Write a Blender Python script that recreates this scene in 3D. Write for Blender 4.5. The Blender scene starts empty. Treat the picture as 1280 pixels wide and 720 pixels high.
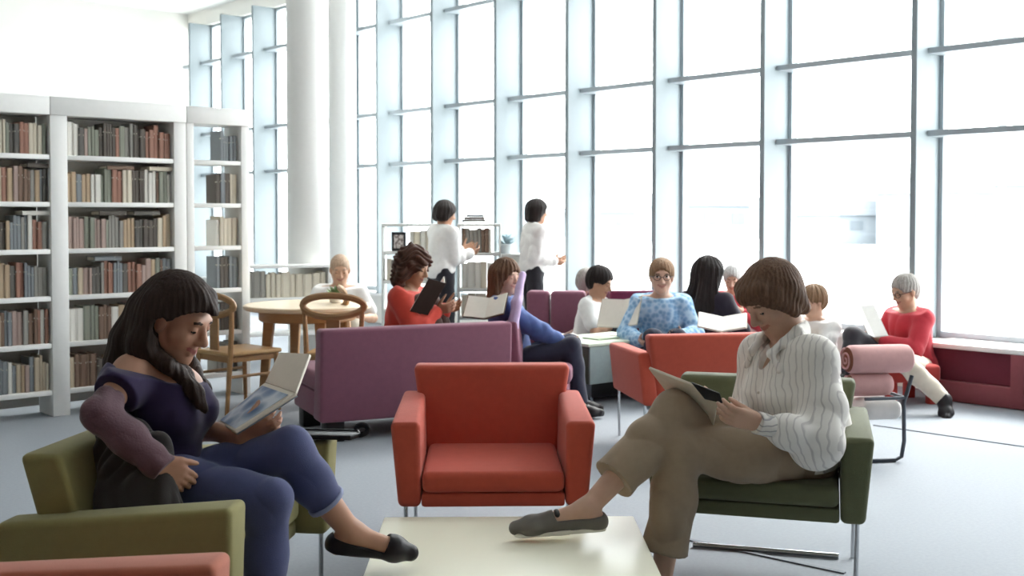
import bpy, bmesh, math, random
import numpy as np
from mathutils import Vector, Matrix, noise

random.seed(7)
SC = bpy.context.scene
COL = SC.collection
PI = math.pi

# ------------------------------------------------------------------ camera
F = 1400.0
HCAM = 1.42
PITCH = math.radians(1.7)
HORIZON = 270.0
CY = HORIZON + F * math.tan(PITCH)


def at(px, py, Y):
    """world point seen at photo pixel (px,py) at depth Y"""
    dx = (px - 640) / F
    dy = (CY - py) / F
    d = Vector((dx, math.cos(PITCH) + dy * math.sin(PITCH), -math.sin(PITCH) + dy * math.cos(PITCH)))
    return Vector((0, 0, HCAM)) + d * (Y / d.y)


def floor_at(px, Y):
    return Vector(((px - 640) / F * Y, Y, 0.0))


cam_d = bpy.data.cameras.new('camera')
cam_d.sensor_width = 36.0
cam_d.lens = F / 1280.0 * 36.0
cam_d.shift_y = -(360.0 - CY) / 1280.0
cam_d.dof.use_dof = True
cam_d.dof.focus_distance = 4.1
cam_d.dof.aperture_fstop = 5.0
cam = bpy.data.objects.new('camera', cam_d)
COL.objects.link(cam)
cam.location = (0, 0, HCAM)
cam.rotation_euler = (PI / 2 - PITCH, 0, 0)
SC.camera = cam

# ------------------------------------------------------------------ materials


def lin(h):
    h = h.lstrip('#')
    o = []
    for i in (0, 2, 4):
        c = int(h[i:i + 2], 16) / 255.0
        o.append(c / 12.92 if c <= 0.04045 else ((c + 0.055) / 1.055) ** 2.4)
    return tuple(o) + (1.0,)


MATS = {}


def mat(name, col, rough=0.6, metal=0.0, var=0.06, scale=30.0, bump=0.0, bscale=200.0, spec=0.3, sheen=0.0, stretch=None, sss=0.0):
    if name in MATS:
        return MATS[name]
    m = bpy.data.materials.new(name)
    m.use_nodes = True
    nt = m.node_tree
    b = nt.nodes['Principled BSDF']
    c = lin(col)
    tc = nt.nodes.new('ShaderNodeTexCoord')
    mp = nt.nodes.new('ShaderNodeMapping')
    nt.links.new(tc.outputs['Object'], mp.inputs['Vector'])
    if stretch:
        mp.inputs['Scale'].default_value = stretch
    nz = nt.nodes.new('ShaderNodeTexNoise')
    nz.inputs['Scale'].default_value = scale
    nz.inputs['Detail'].default_value = 4.0
    nt.links.new(mp.outputs['Vector'], nz.inputs['Vector'])
    mr = nt.nodes.new('ShaderNodeMixRGB')
    mr.inputs['Color1'].default_value = tuple(max(0, x * (1 - var * 2)) for x in c[:3]) + (1,)
    mr.inputs['Color2'].default_value = tuple(min(1, x * (1 + var * 2)) for x in c[:3]) + (1,)
    nt.links.new(nz.outputs['Fac'], mr.inputs['Fac'])
    nt.links.new(mr.outputs['Color'], b.inputs['Base Color'])
    b.inputs['Roughness'].default_value = rough
    b.inputs['Metallic'].default_value = metal
    b.inputs['Specular IOR Level'].default_value = spec
    if sheen:
        b.inputs['Sheen Weight'].default_value = sheen
    if sss:
        b.inputs['Subsurface Weight'].default_value = sss
        b.inputs['Subsurface Radius'].default_value = (0.012, 0.005, 0.003)
    if bump:
        n2 = nt.nodes.new('ShaderNodeTexNoise')
        n2.inputs['Scale'].default_value = bscale
        n2.inputs['Detail'].default_value = 3.0
        nt.links.new(mp.outputs['Vector'], n2.inputs['Vector'])
        bp = nt.nodes.new('ShaderNodeBump')
        bp.inputs['Strength'].default_value = bump
        bp.inputs['Distance'].default_value = 0.004
        nt.links.new(n2.outputs['Fac'], bp.inputs['Height'])
        nt.links.new(bp.outputs['Normal'], b.inputs['Normal'])
    MATS[name] = m
    return m


def fabric(name, col, **k):
    k.setdefault('rough', 0.85)
    k.setdefault('bump', 0.25)
    k.setdefault('bscale', 350)
    k.setdefault('var', 0.05)
    k.setdefault('sheen', 0.15)
    return mat(name, col, **k)


def striped(name, c1, c2, period=0.03, width=0.25, axis=(1, 0, 0), rough=0.85):
    m = bpy.data.materials.new(name)
    m.use_nodes = True
    nt = m.node_tree
    b = nt.nodes['Principled BSDF']
    tc = nt.nodes.new('ShaderNodeTexCoord')
    dp = nt.nodes.new('ShaderNodeVectorMath')
    dp.operation = 'DOT_PRODUCT'
    dp.inputs[1].default_value = axis
    nz = nt.nodes.new('ShaderNodeTexNoise')
    nz.inputs['Scale'].default_value = 9
    nt.links.new(tc.outputs['Object'], nz.inputs['Vector'])
    nt.links.new(tc.outputs['Object'], dp.inputs[0])
    a1 = nt.nodes.new('ShaderNodeMath')
    a1.operation = 'MULTIPLY_ADD'
    a1.inputs[1].default_value = 0.05
    nt.links.new(nz.outputs['Fac'], a1.inputs[0])
    nt.links.new(dp.outputs['Value'], a1.inputs[2])
    d = nt.nodes.new('ShaderNodeMath')
    d.operation = 'DIVIDE'
    d.inputs[1].default_value = period
    nt.links.new(a1.outputs[0], d.inputs[0])
    fr = nt.nodes.new('ShaderNodeMath')
    fr.operation = 'FRACT'
    nt.links.new(d.outputs[0], fr.inputs[0])
    rp = nt.nodes.new('ShaderNodeValToRGB')
    rp.color_ramp.elements[0].position = width * 0.55
    rp.color_ramp.elements[0].color = lin(c2)
    rp.color_ramp.elements[1].position = width
    rp.color_ramp.elements[1].color = lin(c1)
    nt.links.new(fr.outputs[0], rp.inputs['Fac'])
    nt.links.new(rp.outputs['Color'], b.inputs['Base Color'])
    b.inputs['Roughness'].default_value = rough
    b.inputs['Specular IOR Level'].default_value = 0.2
    MATS[name] = m
    return m


def patterned(name, c1, c2, c3, scale=25):
    m = bpy.data.materials.new(name)
    m.use_nodes = True
    nt = m.node_tree
    b = nt.nodes['Principled BSDF']
    tc = nt.nodes.new('ShaderNodeTexCoord')
    vz = nt.nodes.new('ShaderNodeTexVoronoi')
    vz.inputs['Scale'].default_value = scale
    nt.links.new(tc.outputs['Object'], vz.inputs['Vector'])
    rp = nt.nodes.new('ShaderNodeValToRGB')
    rp.color_ramp.elements[0].position = 0.15
    rp.color_ramp.elements[0].color = lin(c1)
    rp.color_ramp.elements[1].position = 0.75
    rp.color_ramp.elements[1].color = lin(c2)
    e = rp.color_ramp.elements.new(0.45)
    e.color = lin(c3)
    nt.links.new(vz.outputs['Distance'], rp.inputs['Fac'])
    nt.links.new(rp.outputs['Color'], b.inputs['Base Color'])
    b.inputs['Roughness'].default_value = 0.85
    MATS[name] = m
    return m


def glass_mat():
    m = bpy.data.materials.new('window_glass')
    m.use_nodes = True
    nt = m.node_tree
    nt.nodes.clear()
    o = nt.nodes.new('ShaderNodeOutputMaterial')
    mx = nt.nodes.new('ShaderNodeMixShader')
    t = nt.nodes.new('ShaderNodeBsdfTransparent')
    t.inputs['Color'].default_value = (0.97, 0.985, 0.985, 1)
    g = nt.nodes.new('ShaderNodeBsdfGlossy')
    g.inputs['Roughness'].default_value = 0.02
    lw = nt.nodes.new('ShaderNodeLayerWeight')
    lw.inputs['Blend'].default_value = 0.5
    pw = nt.nodes.new('ShaderNodeMath')
    pw.operation = 'POWER'
    pw.inputs[1].default_value = 5
    ma = nt.nodes.new('ShaderNodeMath')
    ma.operation = 'MULTIPLY_ADD'
    ma.inputs[1].default_value = .5
    ma.inputs[2].default_value = .03
    nt.links.new(lw.outputs['Facing'], pw.inputs[0])
    nt.links.new(pw.outputs[0], ma.inputs[0])
    nt.links.new(ma.outputs[0], mx.inputs[0])
    nt.links.new(t.outputs[0], mx.inputs[1])
    nt.links.new(g.outputs[0], mx.inputs[2])
    nt.links.new(mx.outputs[0], o.inputs[0])
    return m


def wood(name, c1, c2, scale=6):
    m = bpy.data.materials.new(name)
    m.use_nodes = True
    nt = m.node_tree
    b = nt.nodes['Principled BSDF']
    tc = nt.nodes.new('ShaderNodeTexCoord')
    mp = nt.nodes.new('ShaderNodeMapping')
    mp.inputs['Scale'].default_value = (1, 8, 8)
    nt.links.new(tc.outputs['Object'], mp.inputs['Vector'])
    nz = nt.nodes.new('ShaderNodeTexNoise')
    nz.inputs['Scale'].default_value = scale
    nz.inputs['Detail'].default_value = 6
    nt.links.new(mp.outputs['Vector'], nz.inputs['Vector'])
    mr = nt.nodes.new('ShaderNodeMixRGB')
    mr.inputs['Color1'].default_value = lin(c1)
    mr.inputs['Color2'].default_value = lin(c2)
    nt.links.new(nz.outputs['Fac'], mr.inputs['Fac'])
    nt.links.new(mr.outputs['Color'], b.inputs['Base Color'])
    b.inputs['Roughness'].default_value = 0.45
    MATS[name] = m
    return m


# ------------------------------------------------------------------ mesh helpers


class B:
    """collects shapes; .out() links them as ONE mesh object"""

    def __init__(s):
        s.bm = bmesh.new()

    def _merge(s, t, M, mi):
        if M is not None:
            bmesh.ops.transform(t, matrix=M, verts=t.verts)
        for f in t.faces:
            f.material_index = mi
        me = bpy.data.meshes.new('tmp')
        t.to_mesh(me)
        t.free()
        s.bm.from_mesh(me)
        bpy.data.meshes.remove(me)

    def box(s, lo, hi, bev=0.0, seg=2, M=None, mi=0, top=None):
        """axis box lo..hi; top=(sx,sy) scales the top face about its centre"""
        t = bmesh.new()
        lo, hi = Vector(lo), Vector(hi)
        c, d = (lo + hi) / 2, hi - lo
        bmesh.ops.create_cube(t, size=1.0)
        for v in t.verts:
            k = Vector(v.co)
            if top and k.z > 0:
                k.x *= top[0]
                k.y *= top[1]
            v.co = Vector((k.x * d.x, k.y * d.y, k.z * d.z)) + c
        if bev:
            bmesh.ops.bevel(t, geom=list(t.edges), offset=bev, segments=seg, profile=0.5, affect='EDGES', clamp_overlap=True)
        s._merge(t, M, mi)
        return s

    def hexa(s, pts, bev=0.0, seg=2, mi=0, M=None):
        """8 points: bottom quad then top quad (same winding)"""
        t = bmesh.new()
        v = [t.verts.new(p) for p in pts]
        for q in ((3, 2, 1, 0), (4, 5, 6, 7), (0, 1, 5, 4), (1, 2, 6, 5), (2, 3, 7, 6), (3, 0, 4, 7)):
            t.faces.new([v[i] for i in q])
        bmesh.ops.recalc_face_normals(t, faces=t.faces)
        if bev:
            bmesh.ops.bevel(t, geom=list(t.edges), offset=bev, segments=seg, profile=0.5, affect='EDGES', clamp_overlap=True)
        s._merge(t, M, mi)
        return s

    def prism(s, poly, a, b, axis='x', bev=0.0, seg=2, mi=0, M=None):
        """polygon in the two other axes extruded along axis from a to b"""
        t = bmesh.new()

        def P(q, w):
            if axis == 'x':
                return Vector((w, q[0], q[1]))
            if axis == 'y':
                return Vector((q[0], w, q[1]))
            return Vector((q[0], q[1], w))
        A = [t.verts.new(P(q, a)) for q in poly]
        Bv = [t.verts.new(P(q, b)) for q in poly]
        n = len(poly)
        t.faces.new(A)
        t.faces.new(Bv[::-1])
        for i in range(n):
            t.faces.new((A[i], Bv[i], Bv[(i + 1) % n], A[(i + 1) % n]))
        bmesh.ops.recalc_face_normals(t, faces=t.faces)
        if bev:
            bmesh.ops.bevel(t, geom=list(t.edges), offset=bev, segments=seg, profile=0.5, affect='EDGES', clamp_overlap=True)
        s._merge(t, M, mi)
        return s

    def cyl(s, a, b, r, r2=None, n=16, mi=0, cap=True):
        t = bmesh.new()
        a, b = Vector(a), Vector(b)
        d = b - a
        bmesh.ops.create_cone(t, cap_ends=cap, segments=n, radius1=r, radius2=r if r2 is None else r2, depth=d.length)
        M = Matrix.Translation((a + b) / 2) @ d.to_track_quat('Z', 'Y').to_matrix().to_4x4()
        s._merge(t, M, mi)
        return s

    def tube(s, pts, r, n=10, closed=False, mi=0, flat=1.0, taper=None):
        pts = [Vector(p) for p in pts]
        N = len(pts)
        t = bmesh.new()
        rings = []
        up = Vector((0, 0, 1))
        prev = None
        for i, p in enumerate(pts):
            if closed:
                d = pts[(i + 1) % N] - pts[i - 1]
            else:
                d = pts[min(i + 1, N - 1)] - pts[max(i - 1, 0)]
            d.normalize()
            if prev is None:
                x = d.cross(up)
                if x.length < 1e-3:
                    x = d.cross(Vector((1, 0, 0)))
            else:
                x = prev - d * prev.dot(d)
            x.normalize()
            prev = x
            y = d.cross(x)
            rr = r * (taper[i] if taper else 1)
            rings.append([t.verts.new(p + x * math.cos(2 * PI * k / n) * rr + y * math.sin(2 * PI * k / n) * rr * flat) for k in range(n)])
        for i in range(N if closed else N - 1):
            A, C = rings[i], rings[(i + 1) % N]
            for k in range(n):
                t.faces.new((A[k], A[(k + 1) % n], C[(k + 1) % n], C[k]))
        if not closed:
            t.faces.new(rings[0][::-1])
            t.faces.new(rings[-1])
        bmesh.ops.recalc_face_normals(t, faces=t.faces)
        s._merge(t, None, mi)
        return s

    def lathe(s, prof, c=(0, 0, 0), n=32, mi=0):
        t = bmesh.new()
        c = Vector(c)
        rings = []
        for r, z in prof:
            rings.append([t.verts.new(c + Vector((max(r, 1e-4) * math.cos(2 * PI * k / n), max(r, 1e-4) * math.sin(2 * PI * k / n), z))) for k in range(n)])
        for A, C in zip(rings, rings[1:]):
            for k in range(n):
                t.faces.new((A[k], A[(k + 1) % n], C[(k + 1) % n], C[k]))
        bmesh.ops.recalc_face_normals(t, faces=t.faces)
        s._merge(t, None, mi)
        return s

    def ball(s, c, r, mi=0, u=16, v=10):
        t = bmesh.new()
        bmesh.ops.create_uvsphere(t, u_segments=u, v_segments=v, radius=1)
        r = (r, r, r) if isinstance(r, (int, float)) else r
        s._merge(t, Matrix.Translation(c) @ Matrix.Diagonal((*r, 1)), mi)
        return s

    def out(s, name, mats, parent=None, M=None, smooth=True, angle=35):
        me = bpy.data.meshes.new(name)
        if M is not None:
            bmesh.ops.transform(s.bm, matrix=M, verts=s.bm.verts)
        bmesh.ops.recalc_face_normals(s.bm, faces=s.bm.faces)
        s.bm.to_mesh(me)
        s.bm.free()
        for m in (mats if isinstance(mats, (list, tuple)) else [mats]):
            me.materials.append(m)
        if smooth:
            me.polygons.foreach_set('use_smooth', [True] * len(me.polygons))
            me.set_sharp_from_angle(angle=math.radians(angle))
        o = bpy.data.objects.new(name, me)
        COL.objects.link(o)
        if parent is not None:
            o.parent = parent
        return o


def tag(o, label, cat, group=None, kind=None):
    o['label'] = label
    o['category'] = cat
    if group:
        o['group'] = group
    if kind:
        o['kind'] = kind
    return o


def thing(name, label, cat, loc=(0, 0, 0), rz=0.0, group=None):
    o = bpy.data.objects.new(name, None)
    o.empty_display_size = 0.1
    COL.objects.link(o)
    o.location = loc
    o.rotation_euler = (0, 0, rz)
    return tag(o, label, cat, group)


def struct(o, label=None):
    o['kind'] = 'structure'
    if label:
        o['label'] = label
    return o


def copy_tree(o, parent=None):
    c = o.copy()
    COL.objects.link(c)
    if parent is not None:
        c.parent = parent
    for ch in [x for x in bpy.data.objects if x.parent == o]:
        copy_tree(ch, c)
    return c


def recolor(root, old, new):
    """give a copied thing its own meshes with one material swapped"""
    for ch in [x for x in bpy.data.objects if x.parent == root]:
        if ch.type == 'MESH' and old.name in [m.name for m in ch.data.materials]:
            ch.data = ch.data.copy()
            for i, m in enumerate(ch.data.materials):
                if m == old:
                    ch.data.materials[i] = new
        recolor(ch, old, new)
# ------------------------------------------------------------------ implicit figures
def V3(p):
    return np.array([p[0], p[1], p[2]], dtype=np.float64)


def nrm(v):
    v = V3(v)
    return v / (np.linalg.norm(v) + 1e-12)


def cap(a, b, ra, rb=None):
    return ('cap', V3(a), V3(b), ra, ra if rb is None else rb)


def ell(c, r, R=None):
    return ('ell', V3(c), np.array(r, dtype=np.float64), np.eye(3) if R is None else R)   # R rows = axes


def prim_d(p, X, Y, Z, inf=0.0):
    if p[0] == 'cap':
        a, b, ra, rb = p[1], p[2], p[3] + inf, p[4] + inf
        ba = b - a
        L = ba.dot(ba) + 1e-12
        px, py, pz = X - a[0], Y - a[1], Z - a[2]
        h = np.clip((px * ba[0] + py * ba[1] + pz * ba[2]) / L, 0, 1)
        return np.sqrt((px - h * ba[0]) ** 2 + (py - h * ba[1]) ** 2 + (pz - h * ba[2]) ** 2) - (ra + (rb - ra) * h)
    c, r, R = p[1], p[2] + inf, p[3]
    px, py, pz = X - c[0], Y - c[1], Z - c[2]
    q = [(px * R[i, 0] + py * R[i, 1] + pz * R[i, 2]) for i in range(3)]
    k0 = np.sqrt(sum((q[i] / r[i]) ** 2 for i in range(3)))
    k1 = np.sqrt(sum((q[i] / r[i] ** 2) ** 2 for i in range(3))) + 1e-9
    return k0 * (k0 - 1.0) / k1


def prim_bb(p, inf=0.0):
    if p[0] == 'cap':
        ra, rb = p[3] + inf, p[4] + inf
        return np.minimum(p[1] - ra, p[2] - rb), np.maximum(p[1] + ra, p[2] + rb)
    r = p[2].max() + inf
    return p[1] - r, p[1] + r


class Fld:
    def __init__(s):
        s.ops = []

    def u(s, *ps, k=0.02, inf=0.0):
        for p in ps:
            s.ops.append(('u', p, k, inf))
        return s

    def sub(s, *ps, k=0.01, inf=0.0):
        for p in ps:
            s.ops.append(('s', p, k, inf))
        return s

    def cut(s, pt, n, k=0.004):
        """remove everything on the +n side of the plane through pt"""
        s.ops.append(('c', V3(pt), nrm(n), k))
        return s

    def cutnear(s, pt, n, ctr, rad):
        """plane cut acting only within rad of ctr"""
        s.ops.append(('cn', V3(pt), nrm(n), V3(ctr), rad))
        return s

    def mesh(s, h):
        lo = np.full(3, 1e9)
        hi = -lo
        for o in s.ops:
            if o[0] == 'u':
                a, b = prim_bb(o[1], o[3])
                lo, hi = np.minimum(lo, a), np.maximum(hi, b)
        lo -= 3 * h
        hi += 3 * h
        n = np.ceil((hi - lo) / h).astype(int) + 1
        D = np.full(n, 1.0, dtype=np.float32)
        ax = [lo[i] + h * np.arange(n[i]) for i in range(3)]

        def sl(a, b, m):
            i0 = np.clip(np.floor((a - m - lo) / h).astype(int), 0, n - 1)
            i1 = np.clip(np.ceil((b + m - lo) / h).astype(int) + 1, 1, n)
            return tuple(slice(i0[i], i1[i]) for i in range(3))
        for o in s.ops:
            if o[0] in 'us':
                k = o[2]
                a, b = prim_bb(o[1], o[3])
                S = sl(a, b, k + 3 * h)
                X = ax[0][S[0]][:, None, None]
                Y = ax[1][S[1]][None, :, None]
                Z = ax[2][S[2]][None, None, :]
                d = prim_d(o[1], X, Y, Z, o[3])
                A = D[S]
                if o[0] == 'u':
                    hh = np.maximum(k - np.abs(A - d), 0) / k
                    D[S] = np.minimum(A, d) - hh * hh * k * 0.25
                else:
                    d = -d
                    hh = np.maximum(k - np.abs(A - d), 0) / k
                    D[S] = np.maximum(A, d) + hh * hh * k * 0.25
            elif o[0] == 'c':
                X = ax[0][:, None, None]
                Y = ax[1][None, :, None]
                Z = ax[2][None, None, :]
                pl = (X - o[1][0]) * o[2][0] + (Y - o[1][1]) * o[2][1] + (Z - o[1][2]) * o[2][2]
                D = np.maximum(D, pl.astype(np.float32))
            else:
                c, r = o[3], o[4]
                S = sl(c - r, c + r, 0)
                X = ax[0][S[0]][:, None, None]
                Y = ax[1][S[1]][None, :, None]
                Z = ax[2][S[2]][None, None, :]
                pl = (X - o[1][0]) * o[2][0] + (Y - o[1][1]) * o[2][1] + (Z - o[1][2]) * o[2][2]
                sp = np.sqrt((X - c[0]) ** 2 + (Y - c[1]) ** 2 + (Z - c[2]) ** 2) - r
                D[S] = np.maximum(D[S], np.minimum(pl, -sp))
        return surface_nets(D, lo, h)


def surface_nets(D, lo, h):
    n = D.shape
    ins = D < 0
    c = [slice(0, -1), slice(1, None)]
    cnt = np.zeros((n[0] - 1, n[1] - 1, n[2] - 1), dtype=np.int8)
    for i in (0, 1):
        for j in (0, 1):
            for k in (0, 1):
                cnt += ins[c[i], c[j], c[k]]
    act = (cnt > 0) & (cnt < 8)
    idx = np.argwhere(act)
    ids = np.full(act.shape, -1, dtype=np.int64)
    ids[act] = np.arange(len(idx))
    acc = np.zeros((len(idx), 3))
    num = np.zeros(len(idx))
    I, J, K = idx.T
    corners = [(i, j, k) for i in (0, 1) for j in (0, 1) for k in (0, 1)]
    val = {q: D[I + q[0], J + q[1], K + q[2]].astype(np.float64) for q in corners}
    for q in corners:
        for a in range(3):
            if q[a] == 0:
                w = list(q)
                w[a] = 1
                w = tuple(w)
                d0, d1 = val[q], val[w]
                m = (d0 < 0) != (d1 < 0)
                t = np.where(m, d0 / np.where(m, d0 - d1, 1), 0)
                p = np.zeros((len(idx), 3))
                p[:, 0], p[:, 1], p[:, 2] = q
                p[:, a] = t
                acc += p * m[:, None]
                num += m
    verts = lo + h * (idx + acc / np.maximum(num, 1)[:, None])
    faces = []
    for a in range(3):
        b_, c_ = (a + 1) % 3, (a + 2) % 3
        s0 = [slice(None)] * 3
        s1 = [slice(None)] * 3
        s0[a], s1[a] = slice(0, -1), slice(1, None)
        A, C = ins[tuple(s0)], ins[tuple(s1)]
        for flip, m in ((False, A & ~C), (True, ~A & C)):
            e = np.argwhere(m)
            e = e[(e[:, b_] > 0) & (e[:, c_] > 0) & (e[:, b_] < n[b_] - 1) & (e[:, c_] < n[c_] - 1)]

            def g(db, dc):
                f = e.copy()
                f[:, b_] += db
                f[:, c_] += dc
                return ids[f[:, 0], f[:, 1], f[:, 2]]
            q = np.stack([g(-1, -1), g(0, -1), g(0, 0), g(-1, 0)], 1)
            faces.append(q[:, ::-1] if flip else q)
    return verts, np.concatenate(faces)


def lap_smooth(v, f, it, lam=0.5):
    e = np.concatenate([f[:, [0, 1]], f[:, [1, 2]], f[:, [2, 3]], f[:, [3, 0]]])
    e = np.concatenate([e, e[:, ::-1]])
    deg = np.maximum(np.bincount(e[:, 0], minlength=len(v)), 1)[:, None]
    for _ in range(it):
        s = np.stack([np.bincount(e[:, 0], weights=v[e[:, 1], i], minlength=len(v)) for i in range(3)], 1)
        v = v + lam * (s / deg - v)
    return v


def vnormals(v, f):
    n = np.cross(v[f[:, 2]] - v[f[:, 0]], v[f[:, 3]] - v[f[:, 1]])
    o = np.zeros_like(v)
    for i in range(4):
        for a in range(3):
            o[:, a] += np.bincount(f[:, i], weights=n[:, a], minlength=len(v))
    return o / (np.linalg.norm(o, axis=1)[:, None] + 1e-12)


def sd_obj(name, fld, h, mats, parent, smooth=1, disp=None, paint=(), origin=(0, 0, 0)):
    v, f = fld.mesh(h)
    if smooth:
        v = lap_smooth(v, f, smooth)
    if disp:
        v = v + vnormals(v, f) * disp(v)[:, None]
    me = bpy.data.meshes.new(name)
    v = v - np.array(origin)
    me.vertices.add(len(v))
    me.vertices.foreach_set('co', v.astype(np.float32).ravel())
    me.loops.add(f.size)
    me.loops.foreach_set('vertex_index', f.astype(np.int32).ravel())
    me.polygons.add(len(f))
    me.polygons.foreach_set('loop_start', np.arange(0, f.size, 4, dtype=np.int32))
    me.polygons.foreach_set('loop_total', np.full(len(f), 4, dtype=np.int32))
    mi = np.zeros(len(f), dtype=np.int32)
    if paint:
        c = v[f].mean(1) + np.array(origin)
        for p, tol, m in paint:
            mi[prim_d(p, c[:, 0], c[:, 1], c[:, 2]) < tol] = m
    me.polygons.foreach_set('material_index', mi)
    me.polygons.foreach_set('use_smooth', np.ones(len(f), dtype=bool))
    for m in (mats if isinstance(mats, (list, tuple)) else [mats]):
        me.materials.append(m)
    me.update(calc_edges=True)
    me.validate()
    o = bpy.data.objects.new(name, me)
    COL.objects.link(o)
    if parent is not None:
        o.parent = parent
    return o


def wrinkle(amp, freq, seed=0, axis=None):
    rs = np.random.RandomState(seed)
    ds = [nrm(rs.normal(size=3)) * freq * (0.6 + 0.9 * rs.rand()) for _ in range(5)]
    ph = rs.rand(5) * 6.28
    if axis is not None:
        a = nrm(axis)
        ds = [d - a * d.dot(a) * 0.85 for d in ds]

    def fn(v):
        w = v + 0.03 * np.sin(v[:, [1, 2, 0]] * freq * 0.35 + seed)
        o = sum(np.sin(w @ d + p) for d, p in zip(ds, ph)) / 5
        return amp * (np.abs(o) * 2 - 0.6)
    return fn


# ------------------------------------------------------------------ anatomy
def frame(fwd, up):
    f = nrm(fwd)
    u = V3(up) - f * f.dot(V3(up))
    u = nrm(u)
    r = np.cross(f, u)          # the figure's right
    return np.stack([r, f, u])  # rows


def head_parts(c, fwd, up, s=1.0, down=True):
    """c = head centre (midway chin - crown)"""
    R = frame(fwd, up)
    c = V3(c)

    def P(x, y, z):
        return c + (R[0] * x + R[1] * y + R[2] * z) * s
    H = {'R': R, 'P': P, 's': s, 'c': c}
    u = [(ell(P(0, -.012, .033), np.array((.073, .09, .081)) * s, R), .02),
         (ell(P(0, .026, -.032), np.array((.056, .06, .08)) * s, R), .025),
         (cap(P(0, .058, -.094), P(0, .060, -.09), .02 * s), .02),
         (cap(P(.048, -.002, -.05), P(.012, .055, -.092), .02 * s, .017 * s), .025),
         (cap(P(-.048, -.002, -.05), P(-.012, .055, -.092), .02 * s, .017 * s), .025),
         (cap(P(-.03, .073, .026), P(.03, .073, .026), .014 * s), .015),
         (cap(P(.037, .057, -.022), P(.04, .045, -.03), .022 * s), .02),
         (cap(P(-.037, .057, -.022), P(-.04, .045, -.03), .022 * s), .02),
         (cap(P(0, .083, .014), P(0, .104, -.026), .008 * s, .012 * s), .010),
         (cap(P(.011, .092, -.031), P(-.011, .092, -.031), .009 * s), .008),
         ]
    sub = [(cap(P(.032, .094, .006), P(.036, .09, .006), .012 * s), .012), (cap(P(-.032, .094, .006), P(-.036, .09, .006), .012 * s), .012)]
    u2 = [(cap(P(.031, .073, .005), P(.033, .072, .005), .0125 * s), .004),
          (cap(P(-.031, .073, .005), P(-.033, .072, .005), .0125 * s), .004),
          (cap(P(-.025, .071, -.050), P(0, .082, -.058), .006 * s, .008 * s), .006),
          (cap(P(.025, .071, -.050), P(0, .082, -.058), .006 * s, .008 * s), .006),
          (cap(P(-.014, .077, -.066), P(.014, .077, -.066), .009 * s), .006),
          (ell(P(.073, -.008, -.006), np.array((.012, .021, .032)) * s, R), .008),
          (ell(P(-.073, -.008, -.006), np.array((.012, .021, .032)) * s, R), .008)]
    H['u'], H['sub'], H['u2'] = u, sub, u2
    # paint: (prim, tol, material index)  1 lips 2 brow 3 eye white 4 iris/lash
    H['paint'] = [(cap(P(-.026, .078, -.051), P(0, .089, -.0615), .0055 * s, .0085 * s), 0, 1),
                  (cap(P(.026, .078, -.051), P(0, .089, -.0615), .0055 * s, .0085 * s), 0, 1),
                  (cap(P(.019, .090, .026), P(.034, .085, .030), .0042 * s), 0, 2), (cap(P(.034, .085, .030), P(.050, .073, .024), .004 * s, .0025 * s), 0, 2),
                  (cap(P(-.019, .090, .026), P(-.034, .085, .030), .0042 * s), 0, 2), (cap(P(-.034, .085, .030), P(-.050, .073, .024), .004 * s, .0025 * s), 0, 2),
                  ] + ([(cap(P(.021, .087, -.001), P(.044, .08, .001), .0036 * s), 0, 4),
                  (cap(P(-.021, .087, -.001), P(-.044, .08, .001), .0036 * s), 0, 4)] if down else [
                  (cap(P(.023, .086, .006), P(.042, .081, .006), .006 * s), 0, 3),
                  (cap(P(-.023, .086, .006), P(-.042, .081, .006), .006 * s), 0, 3),
                  (cap(P(.032, .086, .006), P(.033, .084, .006), .0055 * s), 0, 4),
                  (cap(P(-.032, .086, .006), P(-.033, .084, .006), .0055 * s), 0, 4),
                  (cap(P(.021, .087, .012), P(.044, .08, .012), .003 * s), 0, 4),
                  (cap(P(-.021, .087, .012), P(-.044, .08, .012), .003 * s), 0, 4)])
    return H


def add_head(f, H, neck):
    for p, k in H['u']:
        f.u(p, k=k)
    for p, k in H['sub']:
        f.sub(p, k=k)
    for p, k in H['u2']:
        f.u(p, k=k)
    P, s = H['P'], H['s']
    f.u(cap(P(0, -.025, -.05), neck, .05 * s, .056 * s), k=.03)


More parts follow.
